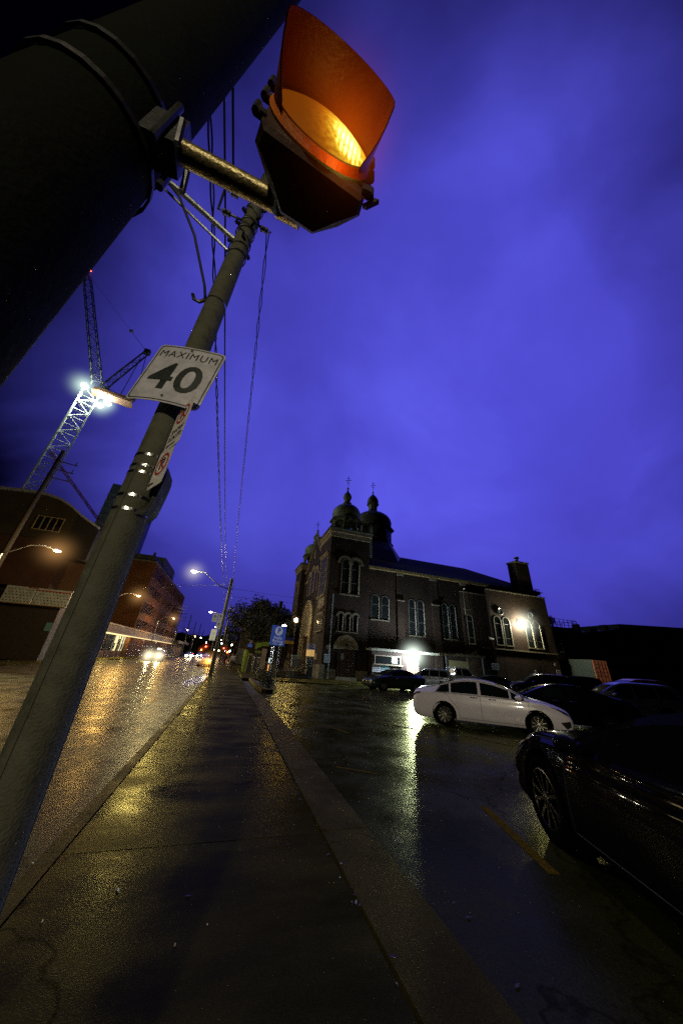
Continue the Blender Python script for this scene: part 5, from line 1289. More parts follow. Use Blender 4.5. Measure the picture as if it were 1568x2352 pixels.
def rail(b, x0, x1, y, z, h=1.2, st=1.1):
    n_ = max(1, int((x1-x0)/st))
    for k in range(n_+1): x = x0+(x1-x0)*k/n_; b.bar((x, y, z), (x, y, z+h), .06)
    for q in (h, h*.66, h*.33): b.bar((x0, y, z+q), (x1, y, z+q), .05)
rail(b, 35.3, 36.8, 33.2, 11.5, 1.35, .7); rail(b, 39.4, 40.7, 33.2, 11.6, 1.2, .6); b.bar((40.7, 33.2, 12.8), (40.7, 37, 12.8), .05)
rail(b, 27.0, 30.6, 33.3, 10.8, 1.0, 1.2); rail(b, 30.9, 35.2, 33.2, 11.5, 1.2, 1.2)
b.build('roof_railing', DARK, an)
b = MB(); b.tube((27.05, 32.85, 7.9), (27.0, 32.75, 11.0), .04, n=6); b.path([(27.05, 32.9, 10.95), (27.2, 32.9, 11.2), (27.5, 33.0, 11.25)], .04, 6); b.build('downpipe', STEEL, an)
# far annex
fa = thing('rear_wing', 'lower brick rear wing with two sash windows and roof cage', 'building', (41, 36, 0))
MB().box(40.8, 36, 0, 49.6, 46, 8.45).build('walls', BRK2, fa)
b = MB(); b.box(41.2, 35.93, 0, 41.4, 35.99, 8.0); b.box(44.7, 35.9, 0, 44.85, 35.99, 8.3); b.box(48.6, 35.92, 0, 48.75, 35.99, 8.2); b.build('downpipes', STEEL, fa)
for x0, x1 in ((45.5, 46.2), (47.05, 47.75)):
    g = MB().box(x0, 35.96, 4.98, x1, 35.995, 6.78).build('window', DARKGLASS, fa); b = MB(); b.box(x0-.02, 35.93, 5.85, x1+.05, 35.955, 5.92); b.box(x1-.05, 35.90, 4.98, x1+.07, 35.958, 6.78); b.box(x0-.08, 35.85, 4.85, x1+.08, 35.958, 4.975); b.build('frame', mat('pale blue frame', (.35, .45, .48), .5), g)
b = MB(); rail(b, 41.8, 50.5, 36.1, 8.45, 1.2, .8); rail(b, 44, 50.5, 38.5, 8.45, 1.1, .9); b.bar((50.55, 36.1, 5), (50.55, 36.1, 9.65), .07); b.bar((49.9, 36.1, 6), (49.9, 36.1, 9.65), .06); b.bar((50.55, 36.1, 9.65), (50.55, 38.5, 9.55), .06); b.build('roof_cage', DARK, fa)
t = thing('small_conifer', 'small pointed conifer top showing between the annex and the rear wing', 'tree', (43.2, 35, 0))
random.seed(9); b = MB(); b.tube((42.6, 35, 0), (42.6, 35, 9.6), .12, .03, 6); b.build('trunk', WOOD, t); b = MB()
for k in range(14): z = 6.2+k*.26; rr = 1.35*(1-k/15)+.1; leaves(b, (42.6, 35, z), rr, rr, .12, 70, .13)
b.build('crown', LEAFD, t)
# single storey brick box under the floodlight
bx = thing('brick_booth', 'single storey buff brick booth with flat overhanging roof under the floodlight', 'booth', (14, 31.6, 0))
MB().box(13.9, 31.6, 0, 17.9, 33.35, 2.9).build('walls', BRK, bx)
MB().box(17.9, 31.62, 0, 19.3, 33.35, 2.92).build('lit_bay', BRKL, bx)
MB().box(13.6, 31.1, 2.93, 21.6, 33.35, 3.14).build('roof_slab', mat('pale roof edge', (.34, .36, .26), .6, var=.3), bx)
g = MB().box(14.25, 31.56, 1.82, 17.05, 31.595, 2.48).build('window', DARKGLASS, bx); b = MB()
b.box(14.15, 31.50, 2.46, 17.15, 31.555, 2.54); b.box(14.17, 31.50, 1.74, 14.25, 31.555, 2.46); b.box(17.05, 31.50, 1.74, 17.13, 31.555, 2.46); b.box(14.0, 31.42, 1.62, 17.35, 31.557, 1.74); b.build('frame', STONE, g)
MB().box(16.1, 31.54, 1.86, 16.75, 31.557, 2.40).build('blind', mat('blind', (.3, .33, .26), .7), g)
MB().box(18.0, 31.57, 0, 18.6, 31.615, 2.35).build('orange_door', mat('orange brown door', (.40, .13, .05), .5), bx)
b = MB(); b.tube((18.72, 31.45, 0), (18.72, 31.45, 2.7), .04, n=8); b.build('conduit', DARK, bx)
FL = thing('wall_floodlight', 'dazzling white floodlight at the corner of the brick booth', 'floodlight', (18.25, 31.05, 2.9))
MB().box(18.05, 31.0, 2.60, 18.5, 31.09, 2.86).build('lamp_face', emis('flood face', (.92, 1, .88), 160), FL)
MB().box(18.0, 31.092, 2.57, 18.55, 31.25, 2.92).build('housing', DARK, FL)
add_light('flood_light', (18.28, 30.85, 2.72), 4600, (.74, .86, 1), .30, FL); halo(FL, (18.28, 30.85, 2.72), 2.6, (.85, 1, .85), 2.6)
FL2 = thing('wall_floodlight', 'bright floodlight high on the annex wall between the arched windows', 'floodlight', (35.2, 32.5, 7.7))
MB().lathe((35.2, 32.38, 7.65), [(.02, -.1), (.2, -.06), (.28, .1)], 14, 'y').build('lamp_face', emis('flood face warm', (1, .97, .82), 140), FL2)
MB().box(35.0, 32.5, 7.6, 35.4, 32.69, 7.9).build('housing', DARK, FL2)
add_light('flood_light', (35.2, 32.1, 7.55), 1500, (1, .92, .66), .12, FL2); halo(FL2, (35.2, 32.1, 7.6), 3.0, (.95, 1, .8), 1.5)
t = thing('wall_floodlight', 'small unlit grey floodlight on the annex left of the bright one', 'floodlight', (30.4, 32.8, 5.4))
b = MB(); b.M = Matrix.Translation((30.5, 32.75, 5.45)) @ Matrix.Rotation(R(-35), 4, 'X'); b.box(-.3, -.05, -.2, .3, .1, .2); b.build('housing', STEEL, t); MB().bar((30.5, 32.8, 5.5), (30.2, 33.04, 5.4), .06).build('arm', DARK, t)
# entrance canopy between booth and annex
t = thing('door_canopy', 'low dark flat canopy over the side entrance right of the booth', 'canopy', (25, 31.8, 0))
MB().box(22.7, 31.4, 3.05, 28.0, 33.3, 3.28).build('canopy_slab', mat('dark canopy', (.10, .09, .05), .5), t)
b = MB()
for x in (22.9, 27.8): b.box(x-.12, 31.5, 0, x+.12, 31.74, 3.05)
b.box(24.4, 31.36, 3.28, 26.0, 31.5, 3.36); b.build('posts', DARK, t)
MB().box(24.2, 33.1, .05, 27.2, 33.38, 2.6).build('entrance_doors', mat('mesh lit doors', (.14, .13, .06), .5, var=.5, scale=30), t)
# little notices on the walls
def notice(label, x0, x1, y, z0, z1, c=(.30, .34, .38), rows=3, ink=SIGNK, txt=None):
    t = thing('wall_notice', label, 'notice', ((x0+x1)/2, y, z0)); MB().box(x0, y-.02, z0, x1, y, z1).build('board', mat('notice board', c, .5, bump=0), t)
    b = MB(); h = (z1-z0)/(rows+1)
    for k in range(rows):
        z = z1-h*(k+1); n_ = 4
        for q in range(n_): 
            xx = x0+.06+(x1-x0-.12)*q/n_; b.box(xx, y-.024, z-h*.22, xx+(x1-x0-.12)/n_*.78, y-.0205, z+h*.22)
    b.build('print', ink, t)
BW_ = 31.58
notice('white notice at the left end under the booth window', 13.95, 14.85, BW_, .98, 1.62, (.42, .44, .48))
notice('teal notice top of the middle column below the booth window', 14.9, 15.4, BW_, 1.25, 1.58, (.16, .34, .36), 2)
notice('pale notice at the bottom below the booth window', 14.9, 15.35, BW_, .86, 1.2, (.36, .42, .44), 2)
notice('teal notice at right below the booth window', 15.45, 15.85, BW_, 1.2, 1.55, (.12, .3, .32), 2)
notice('blue and white parking notice on the church corner behind the pipe', 9.0, 9.62, TY0-.24, 1.52, 2.28, (.30, .38, .44), 4)
notice('small white and red notice on the church corner above the parking notice', 9.2, 9.55, TY0-.10, 2.75, 3.1, (.45, .38, .42), 1, SIGNR)
notice('pale four part notice on the annex behind the cars', 29.9, 30.9, 32.66, 1.95, 2.65, (.24, .30, .36), 4)
notice('small white notice near the right end of the annex wall', 39.7, 40.0, 32.6, 2.9, 3.25, (.4, .35, .38), 1, SIGNR)
notice('pale notice low at the right end of the annex', 39.8, 40.5, 32.58, 1.75, 2.45, (.3, .33, .38), 3)
notice('pale notice low on the rear wing wall', 43.2, 43.9, 35.9, 1.9, 2.6, (.3, .33, .38), 3)
notice('tiny white plate on the annex wall right of the loading cars', 36.3, 36.6, 32.62, 1.9, 2.25, (.45, .45, .4), 1)

# ------------------------------------------------------------------ right-hand backdrop
t = thing('rear_building', 'long low unlit building closing the lot at far right', 'building', (50, 38, 0))
b = MB(); b.prism([(49.7, 0), (49.7, 7.9), (58, 8.9), (63.2, 9.8), (63.5, 10.6), (100, 12.5), (100, 0)], 'y', 38, 52); b.build('walls', mat('unlit rear wall', (.02, .022, .012), .85, var=.5, scale=.4), t)
b = MB(); b.box(53, 37.93, 5.0, 56.5, 37.99, 6.4); b.box(50.4, 37.9, 5.9, 51.8, 37.99, 6.0); b.build('window', mat('dim green window', (.04, .055, .04), .5), t)
t = thing('cargo_container', 'rust orange cargo container with ribbed double doors behind the cars', 'container', (42, 29, 0))
ORC = mat('orange container', (.60, .22, .10), .55, var=.3, scale=4)
MB().box(42.9, 30.0, 0, 45.4, 35.5, 3.85).build('body', mat('container side', (.03, .045, .03), .6), t)
b = MB()
for x0, x1 in ((42.95, 44.12), (44.18, 45.36)): b.box(x0, 29.93, .1, x1, 29.985, 3.8)
b.build('doors', ORC, t)
b = MB()
for x in (43.3, 43.85, 44.45, 45.0): b.tube((x, 29.88, .1), (x, 29.88, 3.75), .035, n=6)
for z in (.5, 1.5, 2.45, 3.3):
    for x0 in (43.0, 44.22): b.box(x0, 29.9, z, x0+1.1, 29.928, z+.07)
for z in (2.9, 2.0): 
    for x0 in (43.3, 44.5): b.box(x0, 29.87, z, x0+.4, 29.9, z+.14)
b.build('lock_bars', mat('dark rust bars', (.12, .05, .03), .6), t)
t = thing('barrier_arm', 'yellow parking barrier arm by the rear wing', 'barrier', (46.8, 35.2, 0))
YB = mat('barrier yellow', (.55, .28, .02), .5, var=.3)
b = MB(); b.box(46.75, 35.2, 2.5, 46.9, 35.4, 3.55); b.box(47.35, 35.2, 2.5, 47.5, 35.4, 3.5); b.bar((46.8, 35.3, 3.05), (47.5, 35.3, 3.05), .12); b.build('housing', YB, t)
MB().bar((47.4, 35.3, 3.08), (49.6, 35.3, 2.98), .10).build('arm', YB, t); MB().box(46.95, 35.25, 0, 47.3, 35.4, 2.5).build('pedestal', DARK, t)

yl = thing('fill_lamp', 'added dark lamp post at the far right of the lot, put in to light the container', 'lamp', (47.5, 21.5, 0))
MB().tube((47.5, 21.5, -.03), (47.5, 21.5, 4.3), .05, n=8).build('post', DARK, yl); MB().lathe((47.5, 21.5, 4.38), [(.02, -.02), (.2, 0), (.1, .12)], 10).build('lamp_head', DARK, yl)  # invented post and head, only there to brighten the container
add_light('lamp_light', (47.4, 21.7, 4.25), 420, (1, .72, .5), .15, yl, spot=50, target=(44.5, 30, 2.2))

t = bpy.data.objects['rear_building']
b = MB(); 
for x, w_, h in ((51.5, 1.2, .7), (54.2, .5, 1.2), (57.0, 1.6, .5), (60.8, .7, .9)): b.box(x, 38.6, 7.6, x+w_, 39.6, 8.05+(x-49.7)*.12+h)
b.build('roof_vents', mat('dark vents', (.015, .016, .012), .8), t)
random.seed(17)
for i, (x, z) in enumerate(((62.6, 9.6), (66.5, 10.3))):
    tt = thing('bushy_tree', ('low dark treetop on the left above the rear building roof', 'low dark treetop further right above the rear building roof')[i], 'tree', (x, 54, 0))
    MB().tube((x, 54, 0), (x, 54, z+.6), .2, .06, 6).build('trunk', WOOD, tt); b = MB()
    for k in range(9): leaves(b, (x+random.gauss(0, .9), 54, z+2.2+random.gauss(0, .5)), .8, .8, .6, 90, .22)
    b.build('crown', LEAFD, tt)
# ------------------------------------------------------------------ vehicles
def pchip(xs, ys, x):
    n = len(xs)
    if x <= xs[0]: return ys[0]
    if x >= xs[-1]: return ys[-1]
    for k in range(n-1):
        if x <= xs[k+1]: break
    h = [xs[i+1]-xs[i] for i in range(n-1)]; d = [(ys[i+1]-ys[i])/h[i] for i in range(n-1)]
    def m(i):
        if i == 0: return d[0]
        if i == n-1: return d[-1]
        if d[i-1]*d[i] <= 0: return 0
        w1, w2 = 2*h[i]+h[i-1], h[i]+2*h[i-1]; return (w1+w2)/(w1/d[i-1]+w2/d[i])
    s = (x-xs[k])/h[k]; m0, m1 = m(k), m(k+1)
    return ys[k]*(1+2*s)*(1-s)**2+m0*h[k]*s*(1-s)**2+ys[k+1]*s*s*(3-2*s)+m1*h[k]*s*s*(s-1)
# x, zbot, w(mid), zb(belt), wb, ze(roof edge), we, zt(centre)
SPEC = {
 'sedan': dict(wb=2.80, r=.335, st=[
  (-1.08,.42,.60,.70,.52,.74,.46,.76),(-1.05,.33,.76,.80,.68,.86,.60,.88),(-.98,.24,.85,.89,.80,.955,.70,.98),(-.84,.19,.90,.94,.855,1.035,.73,1.07),(-.62,.18,.92,.955,.875,1.075,.71,1.115),
  (-.25,.18,.925,.965,.88,1.155,.67,1.19),(.15,.18,.93,.965,.88,1.275,.62,1.325),(.55,.18,.93,.96,.88,1.37,.60,1.425),(.95,.18,.93,.955,.88,1.415,.60,1.475),(1.35,.18,.93,.95,.88,1.395,.605,1.46),
  (1.75,.18,.93,.945,.88,1.32,.63,1.39),(2.1,.18,.93,.94,.88,1.20,.67,1.27),(2.45,.18,.93,.935,.88,1.065,.73,1.12),(2.72,.18,.925,.925,.87,.975,.78,1.02),(3.0,.18,.92,.895,.855,.935,.78,.97),
  (3.3,.18,.905,.83,.82,.87,.74,.91),(3.52,.20,.875,.76,.77,.80,.69,.845),(3.68,.24,.80,.69,.67,.725,.60,.765),(3.77,.30,.68,.60,.55,.635,.48,.67),(3.80,.36,.58,.53,.46,.56,.40,.585)],
  ws=(1.72, 2.66), rw=(-.60, .38), side=[(-.25,.20),(.26,1.13),(1.22,2.08),(2.14,2.50)]),
 'suv': dict(wb=2.72, r=.37, st=[
  (-.92,.45,.66,.72,.60,.80,.56,.84),(-.89,.34,.84,.92,.78,1.05,.68,1.09),(-.84,.27,.90,1.02,.85,1.30,.70,1.36),(-.74,.24,.93,1.05,.88,1.52,.69,1.60),(-.55,.24,.94,1.06,.89,1.62,.68,1.70),(.0,.24,.945,1.06,.895,1.66,.68,1.745),(.8,.24,.945,1.05,.895,1.665,.68,1.75),
  (1.35,.24,.945,1.05,.895,1.64,.69,1.72),(1.75,.24,.945,1.05,.895,1.52,.71,1.59),(2.1,.24,.945,1.045,.89,1.33,.75,1.38),(2.45,.24,.94,1.04,.885,1.14,.79,1.18),(2.6,.24,.935,1.03,.88,1.09,.80,1.13),(2.95,.24,.925,.99,.86,1.04,.79,1.08),(3.25,.26,.90,.92,.82,.97,.74,1.01),(3.48,.32,.82,.82,.72,.87,.65,.90),(3.57,.38,.72,.72,.60,.76,.54,.79),(3.6,.45,.6,.62,.5,.64,.45,.66)],
  ws=(1.66, 2.48), rw=(-.90, -.62), side=[(-.62,.12),(.20,1.02),(1.10,2.05)]),
 'pickup': dict(wb=3.5, r=.40, st=[
  (-1.2,.55,.80,1.0,.80,1.05,.76,1.05),(-1.17,.45,.95,1.12,.93,1.2,.90,1.2),(-1.0,.4,.98,1.14,.95,1.24,.93,1.24),(.55,.4,.98,1.14,.95,1.24,.93,1.24),(.62,.4,.98,1.14,.95,1.30,.88,1.35),(.72,.4,.98,1.16,.93,1.80,.74,1.88),(1.2,.4,.98,1.16,.93,1.86,.73,1.93),(1.9,.4,.98,1.16,.93,1.86,.73,1.93),(2.3,.4,.98,1.16,.93,1.72,.76,1.80),(2.75,.4,.98,1.16,.93,1.38,.83,1.43),(2.98,.4,.98,1.16,.92,1.22,.86,1.27),
  (3.4,.4,.98,1.13,.91,1.18,.84,1.22),(4.1,.42,.96,1.06,.88,1.11,.8,1.14),(4.35,.48,.9,.98,.82,1.02,.74,1.04),(4.42,.55,.82,.88,.74,.9,.66,.92)],
  ws=(2.18, 2.92), rw=(.62, .74), side=[(.80,1.35),(1.45,2.55)]),
}
SPEC['coupe'] = dict(wb=2.8, r=.385, st=[((x-.30 if 1.3 < x < 2.8 else x),)+tuple(q)+((zt if x < 2.8 else zt+.05),) for (x, *q, zt) in SPEC['sedan']['st']], ws=(1.42, 2.36), rw=(-.60, .30), side=[(-.42,.05),(.11,.93),(1.0,1.8),(1.86,2.2)])
def surf(sp, x, v):
    st = sp['st']; xs = sp.setdefault('_xs', [s[0] for s in st])
    zb0, w_, zb, wb_, ze, we, zt = [pchip(xs, [s[k] for s in st], x) for k in range(1, 8)]
    zm = zb0+(zb-zb0)*.42; zm2 = zb0+(zb-zb0)*.74
    nodes = [(0, zb0), (.80*w_, zb0), (.93*w_, zb0+.03), (.985*w_, zb0+(zb-zb0)*.15), (w_, zm), (.988*w_, zm2), (.955*w_*.5+wb_*.5, zb-.05), (wb_, zb), (we, ze), (we-.035, ze+(zt-ze)*.45), (we*.72, ze+(zt-ze)*.80), (we*.38, ze+(zt-ze)*.96), (0, zt)]
    k = min(len(nodes)-2, int(v)); s = v-k; a, b_ = nodes[k], nodes[k+1]
    if 3 <= k <= 5 or 8 <= k <= 10:
        p0 = nodes[k-1]; p3 = nodes[k+2]
        f = lambda i: .5*((2*a[i])+(-p0[i]+b_[i])*s+(2*p0[i]-5*a[i]+4*b_[i]-p3[i])*s*s+(-p0[i]+3*a[i]-3*b_[i]+p3[i])*s**3)
        y, z = f(0), f(1)
    else: y, z = a[0]+(b_[0]-a[0])*s, a[1]+(b_[1]-a[1])*s
    return Vector((x, y, z))
NV = 12
def snorm(sp, x, v, sg):
    e = .01; p = surf(sp, x, v); a = surf(sp, x+e, v)-surf(sp, x-e, v); b_ = surf(sp, x, min(NV, v+e*2))-surf(sp, x, v-e*2)
    n = a.cross(b_); n = n.normalized() if n.length > 1e-9 else Vector((0, 0, 1))
    if n.y < -.02 or (abs(n.y) <= .02 and n.z < 0): n = -n
    n.y *= sg; return n
def patch(b, sp, corners, off, sg=1, nx=10, nv=6):
    """corners: (x,v) of lower-rear, lower-front, upper-front, upper-rear"""
    i0 = len(b.v); c = corners
    for j in range(nv+1):
        for i in range(nx+1):
            s, t_ = i/nx, j/nv
            x = (c[0][0]*(1-s)+c[1][0]*s)*(1-t_)+(c[3][0]*(1-s)+c[2][0]*s)*t_; v = (c[0][1]*(1-s)+c[1][1]*s)*(1-t_)+(c[3][1]*(1-s)+c[2][1]*s)*t_
            p = surf(sp, x, v); n = snorm(sp, x, v, 1); p = p+n*off; p.y *= sg; b.v.append(p)
    for j in range(nv):
        for i in range(nx): k = i0+j*(nx+1)+i; b.f.append([k, k+1, k+nx+2, k+nx+1])
def strip(b, sp, pts, w_, off, sg):
    P = []
    for k in range(len(pts)-1):
        for j in range(6): s = j/6; P.append((pts[k][0]*(1-s)+pts[k+1][0]*s, pts[k][1]*(1-s)+pts[k+1][1]*s))
    P.append(pts[-1]); Q = []
    for (x, v) in P: q = surf(sp, x, v)+snorm(sp, x, v, 1)*off; q.y *= sg; Q.append(q)
    b.path(Q, w_, 4)
BGLASS = mat('blacked out glass', (.003, .003, .003), .5, bump=0, spec=0, ior=1.05)
BODY = {}
def body_mesh(kind):
    if kind in BODY: return BODY[kind]
    sp = SPEC[kind]; st = sp['st']; xs = []
    for a, c in zip(st, st[1:]):
        n_ = max(2, int((c[0]-a[0])/.07)); xs += [a[0]+(c[0]-a[0])*k/n_ for k in range(n_)]
    xs.append(st[-1][0]); vs = [0, 1, 1.5, 2, 2.5, 3, 3.5, 4, 4.5, 5, 5.5, 6, 6.5, 7, 7.33, 7.66, 8, 8.5, 9, 9.5, 10, 10.5, 11, 11.5, 12]
    b = MB(); M_ = len(vs)*2-2
    for x in xs:
        pr = [surf(sp, x, v) for v in vs]; b.v += pr; b.v += [Vector((p.x, -p.y, p.z)) for p in pr[1:-1][::-1]]
    for i in range(len(xs)-1):
        for k in range(M_): l = (k+1) % M_; b.f.append([i*M_+k, i*M_+l, (i+1)*M_+l, (i+1)*M_+k])
    b.f.append(list(range(M_))); b.f.append([(len(xs)-1)*M_+k for k in range(M_)])
    o = b.build('tmp', DARK)
    cut = MB(); rw = sp['r']+.055
    for x in (0, sp['wb']):
        for s in (-1, 1): cut.tube((x, s*.60, sp['r']+.01), (x, s*1.3, sp['r']+.01), rw, n=36)
    co = cut.build('tmpc', DARK)
    md = o.modifiers.new('b', 'BOOLEAN'); md.operation = 'DIFFERENCE'; md.object = co; md.solver = 'EXACT'
    dg = bpy.context.evaluated_depsgraph_get(); dg.update(); me = bpy.data.meshes.new_from_object(o.evaluated_get(dg)); me.name = kind+'_body'
    bpy.data.objects.remove(o); bpy.data.objects.remove(co)
    for p in me.polygons: p.use_smooth = True
    me.set_sharp_from_angle(angle=R(33))
    BODY[kind] = me; return me
CGLASS = mat('dark car glass', (.006, .008, .010), .04, var=.2, scale=2, bump=0, spec=.35)
CHROME = mat('bright trim', (.55, .56, .55), .12, metal=1.0, var=.1, bump=0)
RIM = mat('alloy wheel', (.36, .36, .34), .3, metal=.85, var=.2, bump=0)
RIMD = mat('black wheel', (.015, .015, .015), .3, metal=.5, var=.2, bump=0)
TYRE = mat('tyre rubber', (.003, .003, .003), .9, var=.2, bscale=90, spec=.03, ior=1.05)
HLG = mat('headlamp glass', (.12, .13, .15), .08, metal=.5, var=.5, scale=18, bump=.2, bscale=40)
TLG = mat('tail lamp red', (.09, .006, .006), .08, var=.5, scale=20, bump=.1)
AMB = mat('amber reflector glass', (.45, .13, .02), .15, var=.3, bump=0)
SEAM = mat('panel gap', (.006, .006, .006), .7, bump=0)
PLATE = mat('number plate', (.45, .48, .5), .4, bump=0)
def paint(name, c, rough=.28, coat=.8, metal=.25): 
    return mat(name, c, rough, metal=metal, var=.06, scale=2, bump=.03, bscale=180, coat=coat)
WHEELS = {}
def wheel(parent, x, y, r, sg, rim, detail=True):
    key = (r, rim.name, detail)
    w_ = bpy.data.objects.new('wheel', None); col.objects.link(w_); w_.parent = parent; w_.location = (x, y, r); 
    if sg < 0: w_.rotation_euler = (0, 0, math.pi)
    if key not in WHEELS:
        b = MB(); b.lathe((0, 0, 0), [(r*.66, -.11), (r*.93, -.11), (r*.995, -.085), (r, -.04), (r, .04), (r*.995, .085), (r*.93, .11), (r*.80, .118), (r*.66, .105)], 40, 'y', cap=False); a = b
        c = MB(); c.lathe((0, 0, 0), [(r*.70, .02), (r*.70, .105), (r*.655, .112), (r*.64, .10), (r*.63, .03)], 40, 'y', cap=False)
        if detail:
            for k in range(10):
                t0 = 2*math.pi*(k//2)/5+(.20 if k % 2 else -.20)
                t1 = 2*math.pi*(k//2)/5+(.30 if k % 2 else -.30)
                c.bar((r*.12*math.cos(t0), .085, r*.12*math.sin(t0)), (r*.645*math.cos(t1), .098, r*.645*math.sin(t1)), .030, .028, up=(0, 1, 0))
        else:
            for k in range(5): t0 = 2*math.pi*k/5; c.bar((0, .09, 0), (r*.64*math.cos(t0), .1, r*.64*math.sin(t0)), .09, .03, up=(0, 1, 0))
        c.lathe((0, 0, 0), [(.01, .11), (r*.14, .105), (r*.17, .07), (r*.17, .04)], 16, 'y')
        d = MB(); d.lathe((0, 0, 0), [(.0, .02), (r*.62, .03)], 24, 'y', cap=False)
        WHEELS[key] = [(n, q.build('tmp', m_, None, smooth=True).data) for n, q, m_ in (('tyre', a, TYRE), ('rim', c, rim), ('brake_shadow', d, SEAM))]
        for o in [o for o in bpy.data.objects if o.name.startswith('tmp')]: bpy.data.objects.remove(o)
    for n, me in WHEELS[key]:
        o = bpy.data.objects.new(n, me); col.objects.link(o); o.parent = w_
def car(kind, label, cat, loc, hd, pm, group=None, rim=RIM, hl=None, glass=None, tl=None, detail=True, sc_=1.0, z=-.03, name='parked_car', chrome=True, rails=False):
    """hd = heading of the nose in the x-y plane (vector); loc = midpoint of the wheelbase on the ground"""
    sp = SPEC[kind]; t = thing(name, label, cat, local=True, group=group)
    me = body_mesh(kind).copy(); me.materials.clear(); me.materials.append(pm); o = bpy.data.objects.new('body', me); col.objects.link(o); o.parent = t
    st = sp['st']; xr, xf = st[0][0], st[-1][0]
    for x in (0, sp['wb']):
        for s in (-1, 1): wheel(t, x, s*(sp['st'][8][2]-.125), sp['r'], s, rim, detail)
    ws, rw = sp['ws'], sp['rw']
    b = MB(); 
    for s in (1, -1): patch(b, sp, [(ws[1], 8.12), (ws[1]+.02, 12), (ws[0]+.02, 12), (ws[0], 8.25)], .006, s, 10, 8)
    b.build('windshield', glass or CGLASS, t, smooth='all')
    b = MB()
    for s in (1, -1): patch(b, sp, [(rw[0], 8.2), (rw[0], 12), (rw[1], 12), (rw[1], 8.3)], .006, s, 10, 8)
    b.build('rear_window', glass or CGLASS, t, smooth='all')
    sd = sp['side']; n_ = len(sd)
    for s in (1, -1):
        for i, (a, c) in enumerate(sd):
            b = MB(); up0 = a+(.16 if i == 0 else 0); up1 = c-(.34 if i == n_-1 and kind != 'sedan' else .0)
            patch(b, sp, [(a, 7.10), (c, 7.10), (up1, 7.90), (up0, 7.90)], .006, s, 10, 5); b.build('side_window', glass or CGLASS, t, smooth='all')
    # trim
    if chrome:
        b = MB()
        for s in (1, -1): strip(b, sp, [(sd[0][0]-.05, 7.03), (sd[-1][1]+.12, 7.03)], .008, .006, s); strip(b, sp, [(sd[0][0]-.02, 7.2), (sd[0][0]+.16, 7.96), (1.3, 7.97), (sd[-1][1]+.05, 7.9)], .006, .006, s)
        b.build('window_trim', CHROME, t)
    b = MB()
    x1 = sd[-1][1]+.05; x0 = sd[1][0]-.04 if n_ > 2 else sd[0][0]; xa = (sd[1][1]+sd[2][0])/2 if n_ > 3 else (sd[0][1]+sd[1][0])/2
    for s in (1, -1):
        strip(b, sp, [(xa, 6.95), (xa+.02, 2.9)], .005, .001, s); strip(b, sp, [(x1+.05, 6.9), (x1+.05, 2.9)], .005, .001, s); strip(b, sp, [(.02, 6.9), (.22, 5.2), (.48, 4.0), (.50, 2.9)], .005, .001, s)
        strip(b, sp, [(.50, 2.9), (x1+.05, 2.9)], .005, .001, s)
    strip(b, sp, [(ws[1]+.10, 8.0), (xf-.32, 8.05)], .005, .001, 1); strip(b, sp, [(ws[1]+.10, 8.0), (xf-.32, 8.05)], .005, .001, -1)
    b.build('panel_gaps', SEAM, t)
    for s in (1, -1):
        for xh in (xa-.30, x1-1.10):
            b = MB(); strip(b, sp, [(xh, 6.05), (xh+.22, 6.0)], .014, .025, s); b.build('door_handle', CHROME if chrome else pm, t, smooth='all')
        b = MB(); q = surf(sp, x1-.22, 7.15); c = Vector((q.x, (q.y+.14)*s, q.z+.06))
        b.M = Matrix.Translation(c) @ Matrix.Diagonal((.115, .10, .075, 1)); b.lathe((0, 0, 0), [(.01, -1), (.6, -.8), (.92, -.4), (1, 0), (.92, .4), (.6, .8), (.01, 1)], 14, 'x'); b.M = None
        b.bar((q.x, q.y*s, q.z), (c.x, c.y-.05*s, c.z-.04), .05, .03); b.build('mirror', pm, t, smooth='all')
        L_ = xf
        hm = HLG if hl is None else hl
        b = MB(); patch(b, sp, [(L_-.20, 5.6), (L_-.075, 6.0), (L_-.16, 7.1), (L_-.62, 6.95)], .008, s, 10, 5); b.build('headlight', hm, t, smooth='all')
        b = MB(); patch(b, sp, [(L_-.56, 6.55), (L_-.40, 6.3), (L_-.44, 6.7), (L_-.62, 6.93)], .012, s, 5, 3); b.build('side_marker', AMB, t, smooth='all')
        tm = TLG if tl is None else tl
        b = MB(); patch(b, sp, [(xr+.03, 5.9), (xr+.26, 6.1), (xr+.36, 6.95), (xr+.05, 6.95)], .008, s, 8, 5); b.build('tail_light', tm, t, smooth='all')
        b = MB(); patch(b, sp, [(L_-.26, 3.2), (L_-.12, 3.5), (L_-.12, 4.5), (L_-.40, 4.1)], .006, s, 6, 4); b.build('bumper_vent', SEAM, t, smooth='all')
    e_ = sp['st'][-1]; b = MB(); zb_, zt_ = e_[1], e_[7]
    b.prism([(-e_[6]*.95, zb_+.05), (e_[6]*.95, zb_+.05), (e_[6]*1.05, zt_-.03), (-e_[6]*1.05, zt_-.03)], 'x', xf-.01, xf+.012); b.build('grille', SEAM, t)
    b = MB()
    for k in range(5): z_ = zb_+.07+(zt_-zb_-.12)*k/4; b.box(xf+.012, -e_[6]*.9, z_-.006, xf+.02, e_[6]*.9, z_+.006)
    b.build('grille_bars', CHROME, t)
    b = MB(); zr_ = st[1][3]; b.box(xr-.012, -.26, zr_-.22, xr-.002, .26, zr_-.08); b.build('number_plate', PLATE, t)
    b = MB(); 
    for x in (0, sp['wb']):
        for s in (-1, 1): b.lathe((x, s*.60, sp['r']+.01), [(sp['r']+.05, 0), (sp['r']+.05, s*.24)], 24, 'y', cap=False)
    b.box(.4, -.75, .22, sp['wb']-.4, .75, .26); b.build('wheel_arch_liner', SEAM, t)
